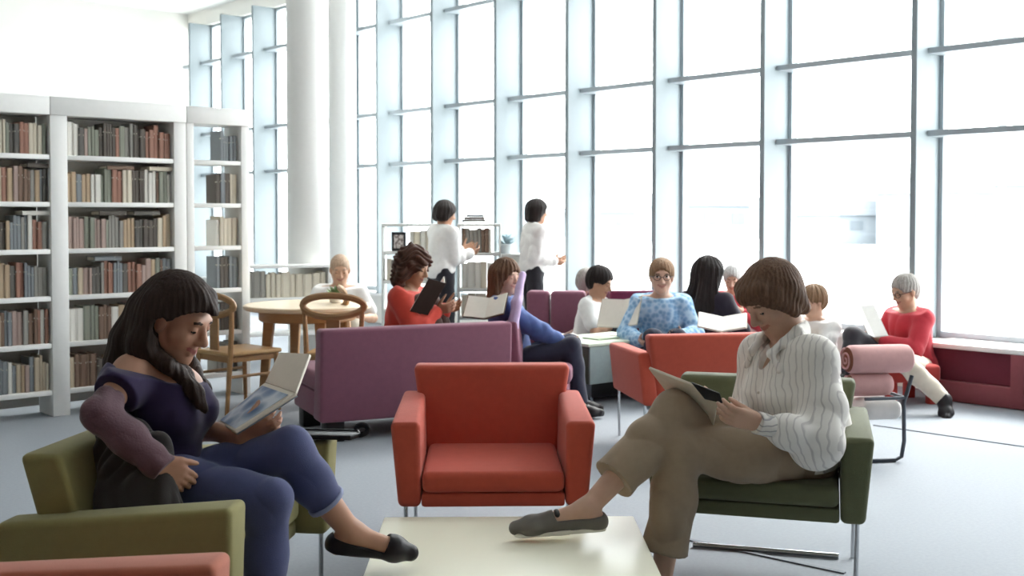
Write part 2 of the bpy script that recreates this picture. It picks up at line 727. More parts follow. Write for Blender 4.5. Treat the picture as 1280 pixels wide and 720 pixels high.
def hand(w, fdir, pn, thumb, s=1.0, curl=(.3, .4, .3), spread=.12, tcurl=0.3, tdir=None):
    """w wrist, fdir finger direction, pn where the palm faces, thumb = direction of the thumb side"""
    w, f, n = V3(w), nrm(fdir), V3(pn)
    n = nrm(n - f * f.dot(n))
    t = np.cross(f, n)
    if t.dot(V3(thumb)) < 0:
        t = -t
    out = []
    L = (.070, .078, .072, .056)
    for i, o in enumerate((.028, .0095, -.009, -.027)):
        base = w + (f * (.086 - abs(i - 1) * .004) + t * o) * s
        out.append((cap(w + (f * .012 + t * o * .75) * s, base, .0135 * s, .0115 * s), .012))
        d = nrm(f + t * (1.5 - i) * spread * .5)
        p = base
        ang = 0
        for sg, (q, r0, r1) in enumerate(((.45, .0098, .009), (.3, .009, .008), (.25, .008, .0066))):
            ang += curl[sg] if not hasattr(curl[sg], '__len__') else curl[sg][i]
            dd = d * math.cos(ang) + n * math.sin(ang)
            e = p + dd * L[i] * q * s
            out.append((cap(p, e, r0 * s, r1 * s), .003))
            p = e
    b = w + (f * .022 + t * .022 + n * .006) * s
    td = nrm(f * .65 + t * .75 + n * .25) if tdir is None else nrm(tdir)
    m1 = b + td * .042 * s
    td2 = nrm(td + f * tcurl + n * tcurl * .7)
    m2 = m1 + td2 * .032 * s
    m3 = m2 + nrm(td2 + n * tcurl * .5) * .024 * s
    out += [(cap(b, m1, .0145 * s, .0115 * s), .012), (cap(m1, m2, .011 * s, .0095 * s), .004), (cap(m2, m3, .0095 * s, .0075 * s), .003)]
    return out


def ik(a, b, l1, l2, pole):
    a, b = V3(a), V3(b)
    d = b - a
    L = np.linalg.norm(d)
    if L > (l1 + l2) * .999:
        b = a + d * ((l1 + l2) * .999 / L)
        d = b - a
        L = np.linalg.norm(d)
    x = (l1 * l1 - l2 * l2 + L * L) / (2 * L)
    hgt = math.sqrt(max(l1 * l1 - x * x, 0))
    u = d / L
    p = V3(pole)
    p = nrm(p - u * u.dot(p))
    return a + u * x + p * hgt, b


def torso_prims(J, female=True, g=1.0):
    pel, nk = V3(J['pelvis']), V3(J['neck'])
    mid = V3(J.get('waist', pel * .62 + nk * .38))
    ch = V3(J.get('chest', pel * .30 + nk * .70))
    up = nrm(nk - pel)
    side = nrm(V3(J['shR']) - V3(J['shL']))
    sideP = nrm(V3(J['hipR']) - V3(J['hipL']))
    fw = np.cross(up, side)
    Rc = frame(fw, up)
    Rp = frame(np.cross(up, sideP), up)
    sw = np.linalg.norm(V3(J['shR']) - V3(J['shL'])) / .34
    T = [(ell(pel, (.16 * g, .118 * g, .115), Rp), .04),
         (ell(mid, (.132 * g, .102 * g, .15), Rc), .06),
         (ell(ch, (.148 * sw * g, .105 * g, .14), Rc), .06),
         (cap(V3(J['shL']) * .8 + nk * .2, V3(J['shR']) * .8 + nk * .2, .05), .05),
         (cap(J['shL'], nk - up * .03, .05, .045), .04),
         (cap(J['shR'], nk - up * .03, .05, .045), .04)]
    if female:
        for sg in (-1, 1):
            T.append((cap(ch + Rc[1] * .065 * g + Rc[0] * sg * .066 * g - up * .03, ch + Rc[1] * .05 + Rc[0] * sg * .06 + up * .04, .062 * g, .04), .05))
    return T, Rc


def arm_prims(J, S, g=1.0):
    sh, el, wr = V3(J['sh' + S]), V3(J['el' + S]), V3(J['wr' + S])
    return [(cap(sh, el, .047 * g, .037 * g), .03), (cap(el, el * .7 + wr * .3, .037 * g, .037 * g), .02), (cap(el * .7 + wr * .3, wr, .037 * g, .024 * g), .02)]


def leg_prims(J, S, g=1.0):
    hp, kn, an = V3(J['hip' + S]), V3(J['kn' + S]), V3(J['an' + S])
    back = V3(J.get('calf' + S, (0, 0, 0)))
    return [(cap(hp, kn, .085 * g, .056 * g), .04), (cap(kn, kn * .65 + an * .35 + back * .012, .052 * g, .053 * g), .03), (cap(kn * .65 + an * .35 + back * .012, an, .053 * g, .034 * g), .03)]


def foot_prims(J, S, g=1.0):
    an, toe = V3(J['an' + S]), V3(J['toe' + S])
    dn = V3(J.get('sole' + S, (0, 0, -1)))
    d = toe - an
    d = nrm(d - dn * d.dot(dn))
    heel = an - d * .035 + dn * .045
    ball = toe - d * .055
    return [(cap(an, heel, .034 * g, .03 * g), .02), (cap(an, ball, .034 * g, .027 * g), .03), (cap(heel, ball, .028 * g, .026 * g), .02), (cap(ball, toe, .028 * g, .019 * g), .02),
            (cap(ball + np.cross(d, dn) * .015, ball - np.cross(d, dn) * .015, .025 * g), .02)]


def upto(p, t):
    """a capsule cut short at fraction t"""
    return cap(p[1], p[1] + (p[2] - p[1]) * t, p[3], p[3] + (p[4] - p[3]) * t)
# ------------------------------------------------------------------ room
VPX = -629.0
U = Vector((VPX - 640, F, 0)).normalized()          # along the window wall, away
Vv = Vector((U.y, -U.x, 0))                          # out through the glass
TH = math.atan2(Vv.y, Vv.x)
P0 = Vector((3.914, 8.56, 0))
MR = Matrix.Translation(P0) @ Matrix.Rotation(TH, 4, 'Z')   # room frame: x=out of glass, y=along wall


def room(a, s, z=0.0):
    return MR @ Vector((a, s, z))


def s_of(px, a=0.0):
    k = (px - 640) / F
    p = P0 + Vv * a
    return (p.x - k * p.y) / (k * U.y - U.x)


SG = -6.0
S0, S1, ALEFT, HCEIL = -13.0, 13.7, -15.0, 4.75

m_wall = mat('white_wall_paint', '#F1EFE9', rough=.8, var=.01, scale=4)
m_wall2 = mat('warm_grey_wall_paint', '#A1998E', rough=.8, var=.02, scale=4)  # darker grey for the unseen walls, to cut light bounced from behind
m_ceil = mat('white_ceiling_paint', '#F4F3F0', rough=.85, var=.01, scale=4)
m_floor = mat('blue_grey_carpet', '#999FA6', rough=.9, var=.05, scale=60, bump=.3, bscale=400)
m_fin = mat('pale_blue_grey_metal', '#8B9599', rough=.45, var=.01)
m_frame = mat('grey_window_metal', '#A9B1B6', rough=.45, var=.02, metal=.2)
m_sill = mat('white_sill_laminate', '#EDECEA', rough=.4, var=.01)
m_white = mat('white_painted_shelving', '#EDEDEA', rough=.5, var=.015)
m_back = mat('pale_shelf_back', '#C9C6BE', rough=.7, var=.02)
m_glass = glass_mat()
m_chrome = mat('brushed_chrome', '#C8CACD', rough=.22, metal=1.0, var=.02)
m_dsteel = mat('dark_grey_steel', '#5B5F66', rough=.35, metal=.8, var=.03)
m_black = mat('black_plastic', '#17171A', rough=.45, var=.04)

o = B().box((ALEFT, S0, -.05), (0.05, S1, 0)).out('floor', m_floor, M=None)
o.matrix_world = MR
struct(o)
o = B().box((ALEFT, S0, HCEIL), (0.3, S1, HCEIL + .2)).out('ceiling', m_ceil)
o.matrix_world = MR
struct(o)
o = B().box((ALEFT - .2, S1, 0), (0.3, S1 + .2, HCEIL)).out('wall_end', m_wall)
o.matrix_world = MR
struct(o)
o = B().box((ALEFT - .2, S0, 0), (ALEFT, S1, HCEIL)).out('wall_left', m_wall2)
o.matrix_world = MR
struct(o)
o = B().box((ALEFT - .2, S0 - .2, 0), (0.3, S0, HCEIL)).out('wall_back', m_wall2)
o.matrix_world = MR
struct(o)
# low wall under the glazing and head band over it
ZS, ZB, ZA, ZC, ZD = .44, 2.076, 2.73, 3.87, 4.5
o = B().box((0, S0, 0), (.2, S1, ZS)).out('wall_window', m_wall)
o.matrix_world = MR
struct(o)
o = B().box((0, S0, ZS), (.2, SG, ZD)).out('wall_light_block', m_wall2)  # added unseen wall, closes the near glazing to cut frontal light
o.matrix_world = MR
struct(o)
o = B().box((-.1, S0, ZD), (.2, S1, HCEIL)).out('wall_lintel', m_wall)
o.matrix_world = MR
struct(o)

# fins between the bays, at the places read off the photograph
fin_px = [1171, 984, 850, 741, 651.5, 572, 503, 448.5, 398, 347, 307, 267]
fs = [s_of(p) for p in fin_px]
step = 1.25
near = [fs[0] - step * k for k in range(9, 0, -1)]
fins = [s for s in near if s > SG + .3] + fs
for i, s in enumerate(fins):
    b = B().box((-.40, s - .025, ZS), (0, s + .025, ZD), bev=.004, seg=1)
    o = b.out('trim_%d' % (i + 1), m_fin)
    o.matrix_world = MR
    struct(o, 'tall pale vertical window fin')
edges = [SG] + fins + [S1]
for i in range(len(edges) - 1):
    a, c = edges[i] + .025, edges[i + 1] - .025
    b = B()
    for z in (ZB, ZA, ZC):
        b.box((-.22, a, z - .024), (.03, c, z + .024), bev=.004, seg=1)
    b.box((-.03, a, ZS), (.05, a + .035, ZD)).box((-.03, c - .035, ZS), (.05, c, ZD))
    b.box((-.03, a, ZS), (.05, c, ZS + .05)).box((-.03, a, ZD - .04), (.05, c, ZD))
    w = b.out('window_%d' % (i + 1), m_frame)
    w.matrix_world = MR
    struct(w)
    for z0, z1 in ((ZS, ZB), (ZB, ZA), (ZA, ZC), (ZC, ZD)):
        B().box((0.0, a, z0), (.012, c, z1)).out('pane', m_glass, parent=w)

# round columns
for px, a, d in ((385, -2.6, .41), (428.5, -1.0, .335)):
    s = s_of(px, a)
    p = room(a, s)
    r = d / 2
    o = B().cyl((p.x, p.y, 0), (p.x, p.y, HCEIL), r, n=48).out('column', mat('white_column_paint', '#EFEFEC', rough=.6, var=.01))
    struct(o, 'round white column')
# floor seam strips
def strip(name, pa, pb, w=.022):
    a, c = Vector(pa), Vector(pb)
    d = (c - a).normalized()
    n = Vector((-d.y, d.x, 0)) * w / 2
    o = B().hexa([a - n, a + n, c + n, c - n] + [p + Vector((0, 0, .006)) for p in (a - n, a + n, c + n, c - n)]).out(name, mat('grey_floor_strip', '#7F858C', rough=.7))
    struct(o, 'thin dark floor joint strip')


strip('trim_31', floor_at(1095, 1400 * HCAM / (533 - 270)), floor_at(1290, 1400 * HCAM / (561 - 270)))
strip('trim_32', floor_at(842, 1400 * HCAM / (674 - 270)), floor_at(1060, 1400 * HCAM / (721 - 270)))

# ------------------------------------------------------------------ outside
m_ground = mat('pale_paving_outside', '#E6E7E6', rough=.9, var=.02, scale=.3)
o = B().box((0.3, -60, -.3), (160, 120, -.25)).out('ground_outside', m_ground)
o.matrix_world = MR
struct(o)
rnd = random.Random(3)
m_b = [mat('distant_pale_render', '#7C8287', rough=.9, var=.02), mat('distant_grey_render', '#757C81', rough=.9, var=.02)]
m_bw = mat('distant_window_glass', '#646B70', rough=.3, var=.02)
# bright far terrace of houses across the square
for i, (px, Y, w, h, d) in enumerate(((775, 85, 6, 1.9, 5), (885, 72, 6, 2.3, 5), (1015, 84, 8, 2.2, 5), (1095, 66, 5, 1.7, 5), (1205, 60, 4, 2.9, 5), (1280, 72, 6, 3.6, 5))):
    p = floor_at(px, Y)
    t = thing('building', ['low pale house far outside behind the boy in white', 'pale far house outside beyond the dark haired reader', 'wide pale far house outside, left of the man in red', 'lowest pale far house outside near the man in red', 'pale far block outside the rightmost window, left one', 'tallest pale far block outside the rightmost window'][i], 'building', (p.x, p.y, -.25), TH * .4)
    B().box((-w / 2, 0, 0), (w / 2, d, h), bev=.05).out('wall', m_b[i % 2], parent=t)
    B().prism([(-w / 2 - .2, h), (w / 2 + .2, h), (w / 2 - 1, h + .9), (-w / 2 + 1, h + .9)], -.2, d + .2, axis='y').out('roof', m_b[(i + 1) % 2], parent=t)
    for k in range(int(w // 2)):
        B().box((-w / 2 + .7 + 2 * k, -.05, h * .5), (-w / 2 + 1.6 + 2 * k, .02, h * .8)).out('window', m_bw, parent=t)
# lamp post outside the rightmost window, and a stair rail by it
p = floor_at(1252, 13.5)
t = thing('lamp_post', 'slim pale grey lamp post outside the rightmost window', 'lamp post', (p.x, p.y, -.25))
m_post = mat('pale_grey_post', '#7F868B', rough=.5)
B().cyl((0, 0, 0), (0, 0, 3.75), .045).out('pole', m_post, t)
B().cyl((0, 0, 0), (0, 0, .35), .08, .06).out('base', m_post, t)
B().lathe([(0, 3.95), (.12, 3.92), (.14, 3.8), (.05, 3.72)], n=20).out('lamp_head', m_post, t)
p = floor_at(1205, 13.0)
t = thing('stair_railing', 'pale outdoor railing on the paving outside, beside the lamp post', 'railing', (p.x, p.y, -.25), .2)
B().tube([(-.35, 0, .95), (.55, 0, .95)], .022).out('handrail', m_post, t)
B().tube([(-.35, 0, .55), (.55, 0, .55)], .016).out('lower_rail', m_post, t)
for x in (-.35, .55):
    B().cyl((x, 0, 0), (x, 0, .97), .022).out('post', m_post, t)

# ------------------------------------------------------------------ window bench
m_maroon = fabric('maroon_panel_fabric', '#6A2A38', bump=.15)
m_maroon2 = fabric('maroon_plinth_fabric', '#8A4A50', bump=.15)
sb0, sb1 = -2.6, s_of(1158, -.45)
t = thing('window_bench', 'low maroon bench with white top running under the rightmost windows', 'bench', room(-.45, (sb0 + sb1) / 2), TH)
L = (sb1 - sb0) / 2
B().box((0.0, -L, .005), (.42, L, .16), bev=.012).out('plinth', m_maroon2, t)
B().box((.05, -L + .02, .16), (.42, L, .405), bev=.006).out('back_panel', m_maroon, t)
B().box((-.005, -L, .405), (.43, L, .445), bev=.012).out('top', m_sill, t)
sj = s_of(1274, -.45) - (sb0 + sb1) / 2
B().box((-.008, sj - .05, .01), (.06, sj + .05, .404), bev=.008).out('upright', m_maroon2, t)
# sill running on to the left, below the glass
o = B().box((-.20, sb1 + .02, ZS - .05), (0, S1, ZS - .005), bev=.01).out('trim_40', m_sill)
o.matrix_world = MR
struct(o, 'white window sill')

# ------------------------------------------------------------------ light
w = bpy.data.worlds.new('world')
SC.world = w
w.use_nodes = True
bg = w.node_tree.nodes['Background']
bg.inputs['Color'].default_value = (.97, .985, 1.0, 1)
bg.inputs['Strength'].default_value = 9.0
sd = bpy.data.lights.new('sun', 'SUN')
sd.energy = 6.0
sd.angle = math.radians(25)
sd.color = (1, .96, .9)
so = bpy.data.objects.new('sun', sd)
COL.objects.link(so)
sdir = (Vv * .8 + U * .15 + Vector((0, 0, .75))).normalized()
so.rotation_euler = sdir.to_track_quat('Z', 'Y').to_euler()
pl = bpy.data.lights.new('window_daylight_portal', 'AREA')
pl.shape = 'RECTANGLE'
pl.size = S1 - SG
pl.size_y = ZD - ZS
pl.cycles.is_portal = True
po = bpy.data.objects.new('window_daylight_portal', pl)
COL.objects.link(po)
mid = room(.25, (SG + S1) / 2, (ZS + ZD) / 2)
zax = Vv                       # area lights shine along -Z, into the room
xax = U
yax = zax.cross(xax)
po.matrix_world = Matrix(((xax.x, yax.x, zax.x, mid.x), (xax.y, yax.y, zax.y, mid.y), (xax.z, yax.z, zax.z, mid.z), (0, 0, 0, 1)))
SC.view_settings.view_transform = 'Standard'
SC.view_settings.look = 'None'
SC.view_settings.exposure = 0.25
SC.view_settings.gamma = 1.0
SC.view_settings.use_curve_mapping = False
SC.cycles.use_denoising = True
SC.cycles.max_bounces = 10
SC.cycles.diffuse_bounces = 6
SC.cycles.transparent_max_bounces = 16
SC.cycles.caustics_reflective = False
SC.cycles.caustics_refractive = False
SC.cycles.sample_clamp_indirect = 8.0
# ------------------------------------------------------------------ upholstery
m_red = fabric('red_orange_upholstery', '#BB5240')
m_tanred = fabric('terracotta_upholstery', '#AE6650')
m_olive = fabric('olive_upholstery', '#8B8455')
m_green = fabric('dark_green_upholstery', '#62654A')
m_purple = fabric('plum_upholstery', '#815263')
m_wine = fabric('wine_upholstery', '#6E2848')


def armchair(label, mt, loc, rz, W=.77, D=.74, seat=.44, bottom=.30, armf=.63, armb=.655, back=.765, arm_t=.10, group=None, legs=m_chrome, name='armchair', recess=0.0, backin=0.0):
    """front edge centre at the origin, facing -Y"""
    t = thing(name, label, 'armchair', loc, rz, group)
    x = W / 2
    xi = x - arm_t
    B().box((-xi + .002, .015 + recess, bottom), (xi - .002, D - .06, bottom + .055), bev=.012).out('base_frame', mt, t)
    B().box((-xi + .004, recess, bottom + .057), (xi - .004, D - .14, seat), bev=.028, seg=4).out('seat_cushion', mt, t)
    # back leans a little
    D0, D = D, D - backin
    B().hexa([(-xi + .004, D - .20, bottom + .02), (xi - .004, D - .20, bottom + .02), (xi - .004, D - .07, bottom + .02), (-xi + .004, D - .07, bottom + .02),
              (-x + .035, D - .125, back), (x - .035, D - .125, back), (x - .035, D + .0, back), (-x + .035, D + .0, back)], bev=.025, seg=4).out('backrest', mt, t)
    D = D0
    for sg in (-1, 1):
        fl = .018
        P = lambda xx, y, z: (sg * xx, y, z)
        q = [P(xi, .012, bottom), P(x - .012, .012, bottom), P(x - .012, D - .03, bottom), P(xi, D - .03, bottom),
             P(xi + .0, 0, armf), P(x + fl, 0, armf), P(x + fl * .6, D - .075, armb), P(xi + .012, D - .075, armb)]
        B().hexa(q, bev=.022, seg=4).out('arm', mt, t)
        for y in (.05, D - .11):
            B().cyl((sg * (x - .045), y, 0), (sg * (x - .04), y, bottom + .01), .0085, n=12).out('leg', legs, t)
    return t


# red armchair in the centre
pL, pR = floor_at(492, 4.32), floor_at(741, 4.32)
armchair('red armchair in the centre, empty, facing the pale coffee table', m_red, ((pL.x + pR.x) / 2, 4.32, 0), math.radians(1.5), W=.765, bottom=.285, seat=.425, armf=.62, armb=.645, back=.76)
# dark green armchair under the right woman
pc = (Vector((.575, 4.24, 0)) + Vector((1.224, 3.97, 0))) / 2
ang_g = math.radians(-16)
green_chair = armchair('dark green armchair on which the woman with the tablet sits', m_green, pc, ang_g, W=.80, seat=.44, armf=.62, armb=.63, back=.74)
B().tube([(-.30, .60, .012), (.30, .60, .012)], .011).out('floor_bar', m_chrome, green_chair)
# olive armchair under the left woman: facing +X
rz_o = PI / 2 - math.radians(7)
armchair('olive green armchair holding the woman in the purple top', m_olive, (-.69, 3.50, 0), rz_o, W=1.02, D=.76, armf=.635, armb=.57, back=.755, arm_t=.115, recess=.10, backin=.12)
# terracotta armchair in the near left corner
armchair('terracotta armchair cut off at the bottom left corner', m_tanred, (-.675, 2.06, 0), PI / 2 - math.radians(4), W=.95, D=.76, armf=.655, armb=.612, back=.74, arm_t=.11)
# second red armchair, its back to us
armchair('red armchair turned away, beside the box table, seen from behind', m_red, (1.215 - .16, 6.6 + .72, 0), PI - math.radians(-10), W=.84, D=.74, back=.72, armf=.60, armb=.61)

# wine chairs further back
for lab, px, Y, rz in (('wine coloured armchair back showing between the boy and the blue shirt', 776, 10.6, PI + .1),):
    p = floor_at(px, Y)
    armchair(lab, m_wine, p, rz, W=.56, back=.76)

# ------------------------------------------------------------------ plum sofa
SD = Vector((.909, .417, 0)).normalized()
ang_s = math.atan2(SD.y, SD.x)
# local: x along back, y towards seat front (away from us)
t = thing('sofa', 'plum two seat sofa seen from behind, in front of the wooden table', 'sofa', (-1.175, 6.88, 0), ang_s)
SL = 1.30
B().box((.02, .18, .13), (SL - .02, .80, .30), bev=.02).out('base_frame', m_purple, t)
B().box((.01, .18, .302), (SL - .01, .83, .43), bev=.035, seg=4).out('seat_cushion', m_purple, t)
B().hexa([(0, .03, .13), (SL, .03, .13), (SL, .22, .13), (0, .22, .13), (0, 0, .715), (SL, 0, .715), (SL, .14, .715), (0, .14, .715)], bev=.022, seg=3).out('backrest', m_purple, t)
for x, y in ((.05, .08), (SL - .17, .08), (.05, .66), (SL - .17, .66)):
    B().box((x, y, 0), (x + .12, y + .12, .135), bev=.006).out('foot', m_black, t)

# plum lounge chair facing right
p = floor_at(637, 7.62)
t = thing('lounge_chair', 'plum lounge chair facing right, under the woman in denim', 'lounge chair', (p.x, p.y, 0), -.12)
B().box((.02, 0, .12), (.40, .72, .27), bev=.02).out('base_frame', m_purple, t)
B().box((.08, 0, .272), (.42, .72, .40), bev=.04, seg=4).out('seat_cushion', m_purple, t)
B().hexa([(0, 0, .12), (.10, 0, .12), (.10, .72, .12), (0, .72, .12), (-.045, 0, .70), (.05, 0, .70), (.05, .72, .70), (-.045, .72, .70)], bev=.022, seg=3).out('backrest', m_purple, t)
for x in (.04, .30):
    for y in (.04, .58):
        B().box((x, y, 0), (x + .09, y + .09, .125), bev=.006).out('foot', m_black, t)

# plum sofa further back with two back cushions
p = floor_at(657, 10.0)
t = thing('sofa', 'plum sofa with two back cushions behind the woman in denim', 'sofa', (p.x, p.y, 0), -.12)
B().box((0, -.42, .12), (1.02, .1, .25), bev=.03, seg=3).out('seat', m_purple, t)
for x0, x1 in ((.0, .205), (.215, .53), (.54, 1.0)):
    B().box((x0, .06, .20), (x1, .24, .745), bev=.035, seg=4).out('back_cushion', m_purple, t)
for x, y in ((.05, -.38), (.87, -.38), (.05, 0), (.87, 0)):
    B().box((x, y, 0), (x + .08, y + .08, .125)).out('foot', m_black, t)

# ------------------------------------------------------------------ coffee table
m_table = mat('pale_yellow_laminate', '#FFFBE6', rough=.35, var=.015, scale=5)
t = thing('coffee_table', 'pale cream yellow coffee table in front of the red armchair', 'coffee table', (0, 3.6, 0), math.radians(1.0))
B().box((-.475, -.63, .225), (.475, .625, .28), bev=.008).out('tabletop', m_table, t)
for x in (-.42, .42):
    for y in (-.57, .57):
        B().box((x - .025, y - .025, 0), (x + .025, y + .025, .226), bev=.004).out('leg', m_chrome, t)

# ------------------------------------------------------------------ box table with castors
m_bside = mat('dark_green_laminate', '#4A5145', rough=.5)
m_bfront = mat('grey_green_laminate', '#8E9C9C', rough=.5)
m_btop = mat('pale_green_laminate', '#D5DECB', rough=.4)
c0 = floor_at(736, 8.3)
t = thing('box_table', 'square box table on castors with a pale top, behind the red armchairs', 'table', (c0.x, c0.y, 0), TH - .05)
# local x = right-far, y = left-far
B().box((.0, .0, .165), (.75, .52, .445), bev=.006).out('side_panel', m_bside, t)
B().box((.004, -.012, .165), (.746, .004, .443), bev=.003).out('front_panel', m_bfront, t)
B().box((-.012, -.016, .446), (.762, .532, .47), bev=.006).out('tabletop', m_btop, t)
B().box((.08, .08, .04), (.67, .44, .164), bev=.004).out('plinth', m_black, t)
for x, y in ((.05, .05), (.7, .05), (.05, .47), (.7, .47)):
    b = B().cyl((x - .012, y, .035), (x + .012, y, .035), .035, n=18).box((x - .016, y - .012, .05), (x + .016, y + .012, .166))
    b.out('castor', m_dsteel, t)

# ------------------------------------------------------------------ round wooden table and chairs
m_wood = wood('honey_beech_wood', '#B48C60', '#96704A')
m_wood2 = wood('pale_table_wood', '#DCCBB2', '#CFBA9A')
pt = floor_at(384, 8.62)
t = thing('round_table', 'round wooden table in front of the low white window shelves', 'table', (pt.x, pt.y, 0))
B().lathe([(0, .705), (.47, .705), (.485, .715), (.485, .735), (.475, .742), (0, .742)], n=64).out('tabletop', m_wood2, t)
B().lathe([(.0, .62), (.36, .62), (.37, .63), (.37, .70), (0, .70)], n=48).out('apron', m_wood, t)
for k in range(4):
    a = k * PI / 2 + .5
    B().hexa([(math.cos(a) * .36 + dx, math.sin(a) * .36 + dy, 0) for dx, dy in ((-.025, -.025), (.025, -.025), (.025, .025), (-.025, .025))] +
             [(math.cos(a) * .30 + dx, math.sin(a) * .30 + dy, .64) for dx, dy in ((-.04, -.04), (.04, -.04), (.04, .04), (-.04, .04))], bev=.006).out('leg', m_wood, t)


def wood_chair(label, loc, rz):
    """faces -Y"""
    t = thing('dining_chair', label, 'chair', loc, rz, None)
    # bent back rail with an oval opening
    pts = []
    for k in range(28):
        a = 2 * PI * k / 28
        x, z = .225 * math.cos(a), .785 + .075 * math.sin(a)
        pts.append((x, .21 - .05 * (x / .225) ** 2 + .03, z))
    B().tube(pts, .021, n=8, closed=True, flat=1.2).out('back_rail', m_wood, t)
    for sg in (-1, 1):
        B().tube([(sg * .205, .24, 0), (sg * .195, .20, .42), (sg * .205, .195, .62), (sg * .215, .20, .79)], .018, n=8, taper=[.8, 1.1, 1, .9]).out('rear_leg', m_wood, t)
        B().tube([(sg * .205, -.215, 0), (sg * .195, -.195, .43)], .018, n=8, taper=[.75, 1.1]).out('front_leg', m_wood, t)
        B().tube([(sg * .20, -.2, .28), (sg * .198, .21, .28)], .011, n=8).out('side_stretcher', m_wood, t)
    B().prism([(-.225, -.23), (.225, -.23), (.2, .22), (-.2, .22)], .425, .455, axis='z', bev=.012, seg=3).out('seat', wood('seat_wood', '#C9A473', '#B18B5C'), t)
    B().prism([(-.2, -.2), (.2, -.2), (.18, .2), (-.18, .2)], .38, .425, axis='z', bev=.004).out('seat_frame', m_wood, t)
    B().box((-.05, .19, .46), (.05, .205, .715), bev=.004).out('back_splat', m_wood, t)
    return t


p = floor_at(296, 8.15)
wood_chair('wooden chair with an oval back opening, left of the round table', (p.x, p.y, 0), math.radians(139))
p = floor_at(426, 8.1)
wood_chair('wooden chair on the near right of the round table, its back to us', (p.x, p.y, 0), math.radians(172))
p = floor_at(463, 8.75)
wood_chair('wooden chair half hidden at the right, nearest the woman in red', (p.x, p.y, 0), math.radians(100))

# ------------------------------------------------------------------ pink rolled lounge chair
m_pink = fabric('dusty_pink_upholstery', '#C79A98')
m_pale = fabric('off_white_upholstery', '#DAD5D2')
m_brown = fabric('brown_roll_end', '#7E4A35')
pb = floor_at(1103, 6.5)
t = thing('cantilever_chair', 'chrome cantilever chair with rolled pink cushions by the man in red', 'chair', (pb.x, pb.y, 0), math.radians(10))


def roll(name, x0, x1, y, z, r, mt, end):
    b = B()
    prof = []
    t_ = bmesh.new()
    M = Matrix.Translation((0, y, z)) @ Matrix.Rotation(PI / 2, 4, 'Y')
    pr = [(0, x0 - .012), (r * .55, x0 - .010), (r * .86, x0), (r * .99, x0 + .02), (r, x0 + .05), (r, x1 - .05), (r * .94, x1 - .015), (r * .75, x1), (0, x1 + .006)]
    bb = B().lathe(pr, n=32)
    o = bb.out(name, [mt, end], t, M=M)
    for pg in o.data.polygons:
        if pg.center.x < x0 + .006:
            pg.material_index = 1
    # rolled spiral seam on the end
    sp = [(x0 - .013, y + math.cos(a) * r * .8 * a / 14, z + math.sin(a) * r * .8 * a / 14) for a in np.linspace(1.5, 14, 40)]
    B().tube(sp, .006, n=6).out('seam', m_pink, o)
    return o


roll('head_cushion', -.16, .235, .10, .575, .085, m_pink, m_brown)
roll('back_cushion', -.145, .11, .10, .425, .068, m_pink, m_brown)
B().box((-.13, -.06, .235), (.12, .30, .35), bev=.05, seg=4).out('seat_cushion', m_pale, t)
fr = []
for y in (-.08, .36):
    fr.append((y, [(.15, y, .50), (.12, y, .40), (.10, y, .34), (.105, y, .12), (.09, y, .03), (.05, y, .012), (-.20, y, .012)]))
for y, pts in fr:
    # round the corner samples
    B().tube(pts, .012, n=10).out('side_tube', m_dsteel, t)
B().tube([(-.2, -.08, .012), (-.2, .36, .012)], .012).out('floor_bar', m_dsteel, t)
B().tube([(.11, -.08, .37), (.11, .36, .37)], .010).out('cross_bar', m_dsteel, t)
B().tube([(-.14, -.08, .37), (.11, -.08, .37)], .010).out('seat_rail', m_dsteel, t)
B().tube([(-.14, .36, .37), (.11, .36, .37)], .010).out('seat_rail', m_dsteel, t)

# red stool under the man in red
m_stool = fabric('red_stool_upholstery', '#B03A34')
ps = floor_at(1128, 8.55)
t = thing('stool', 'low red stool under the man in the red cardigan', 'stool', (ps.x, ps.y, 0), .2)
B().box((-.22, -.2, .17), (.22, .22, .30), bev=.03, seg=3).out('seat', m_stool, t)
for x, y in ((-.17, -.15), (.17, -.15), (-.17, .17), (.17, .17)):
    B().box((x - .035, y - .035, 0), (x + .035, y + .035, .175), bev=.005).out('leg', m_stool, t)

# ------------------------------------------------------------------ bookcases
BK_O = Vector((-3.197, 7.92, 0)) - Vv * 0.06     # front, at the middle upright
SHZ = [.187 + .333 * k for k in range(6)]
BH = 2.26
ORD = 'zero first second third fourth fifth sixth seventh eighth ninth tenth eleventh twelfth thirteenth fourteenth fifteenth sixteenth seventeenth eighteenth nineteenth twentieth twenty-first twenty-second twenty-third twenty-fourth twenty-fifth twenty-sixth twenty-seventh twenty-eighth twenty-ninth thirtieth'.split()
SHN = ['bottom', 'second lowest', 'third lowest', 'third highest', 'second highest', 'top']

BCOL = [('grey', '#99968F'), ('tan', '#BCA68B'), ('cream', '#D6CDBB'), ('rust red', '#A07868'), ('dark', '#645D56'), ('beige', '#BFB19B'), ('slate blue', '#878C8F'), ('sage green', '#8E9184'), ('white', '#DEDBD3'), ('brown', '#80695A'), ('pink grey', '#B19C93'), ('charcoal', '#686560')]
m_page = mat('paper_page_block', '#E6DFCF', rough=.9, var=.03)
BASE = {}
for nm, hx in BCOL:
    m = mat('book_cover_' + nm.replace(' ', '_'), hx, rough=.6, var=.12, scale=25, stretch=(1, 1, 5))
    b = B()
    b.box((-.5, 0, 0), (-.40, 1, 1)).box((.40, 0, 0), (.5, 1, 1))
    b.prism([(-.5, .06), (-.3, .0), (.3, .0), (.5, .06), (.5, .1), (-.5, .1)], 0, 1, axis='z')
    b.box((-.4, .1, .02), (.4, .96, .98), mi=1)
    b.box((-.503, .003, .72), (.503, .1, .76), mi=1) if nm in ('dark', 'brown', 'slate blue', 'rust red', 'charcoal') else None
    ob = b.out('book', [m, m_page], smooth=False)
    BASE[nm] = ob.data
    bpy.data.objects.remove(ob)


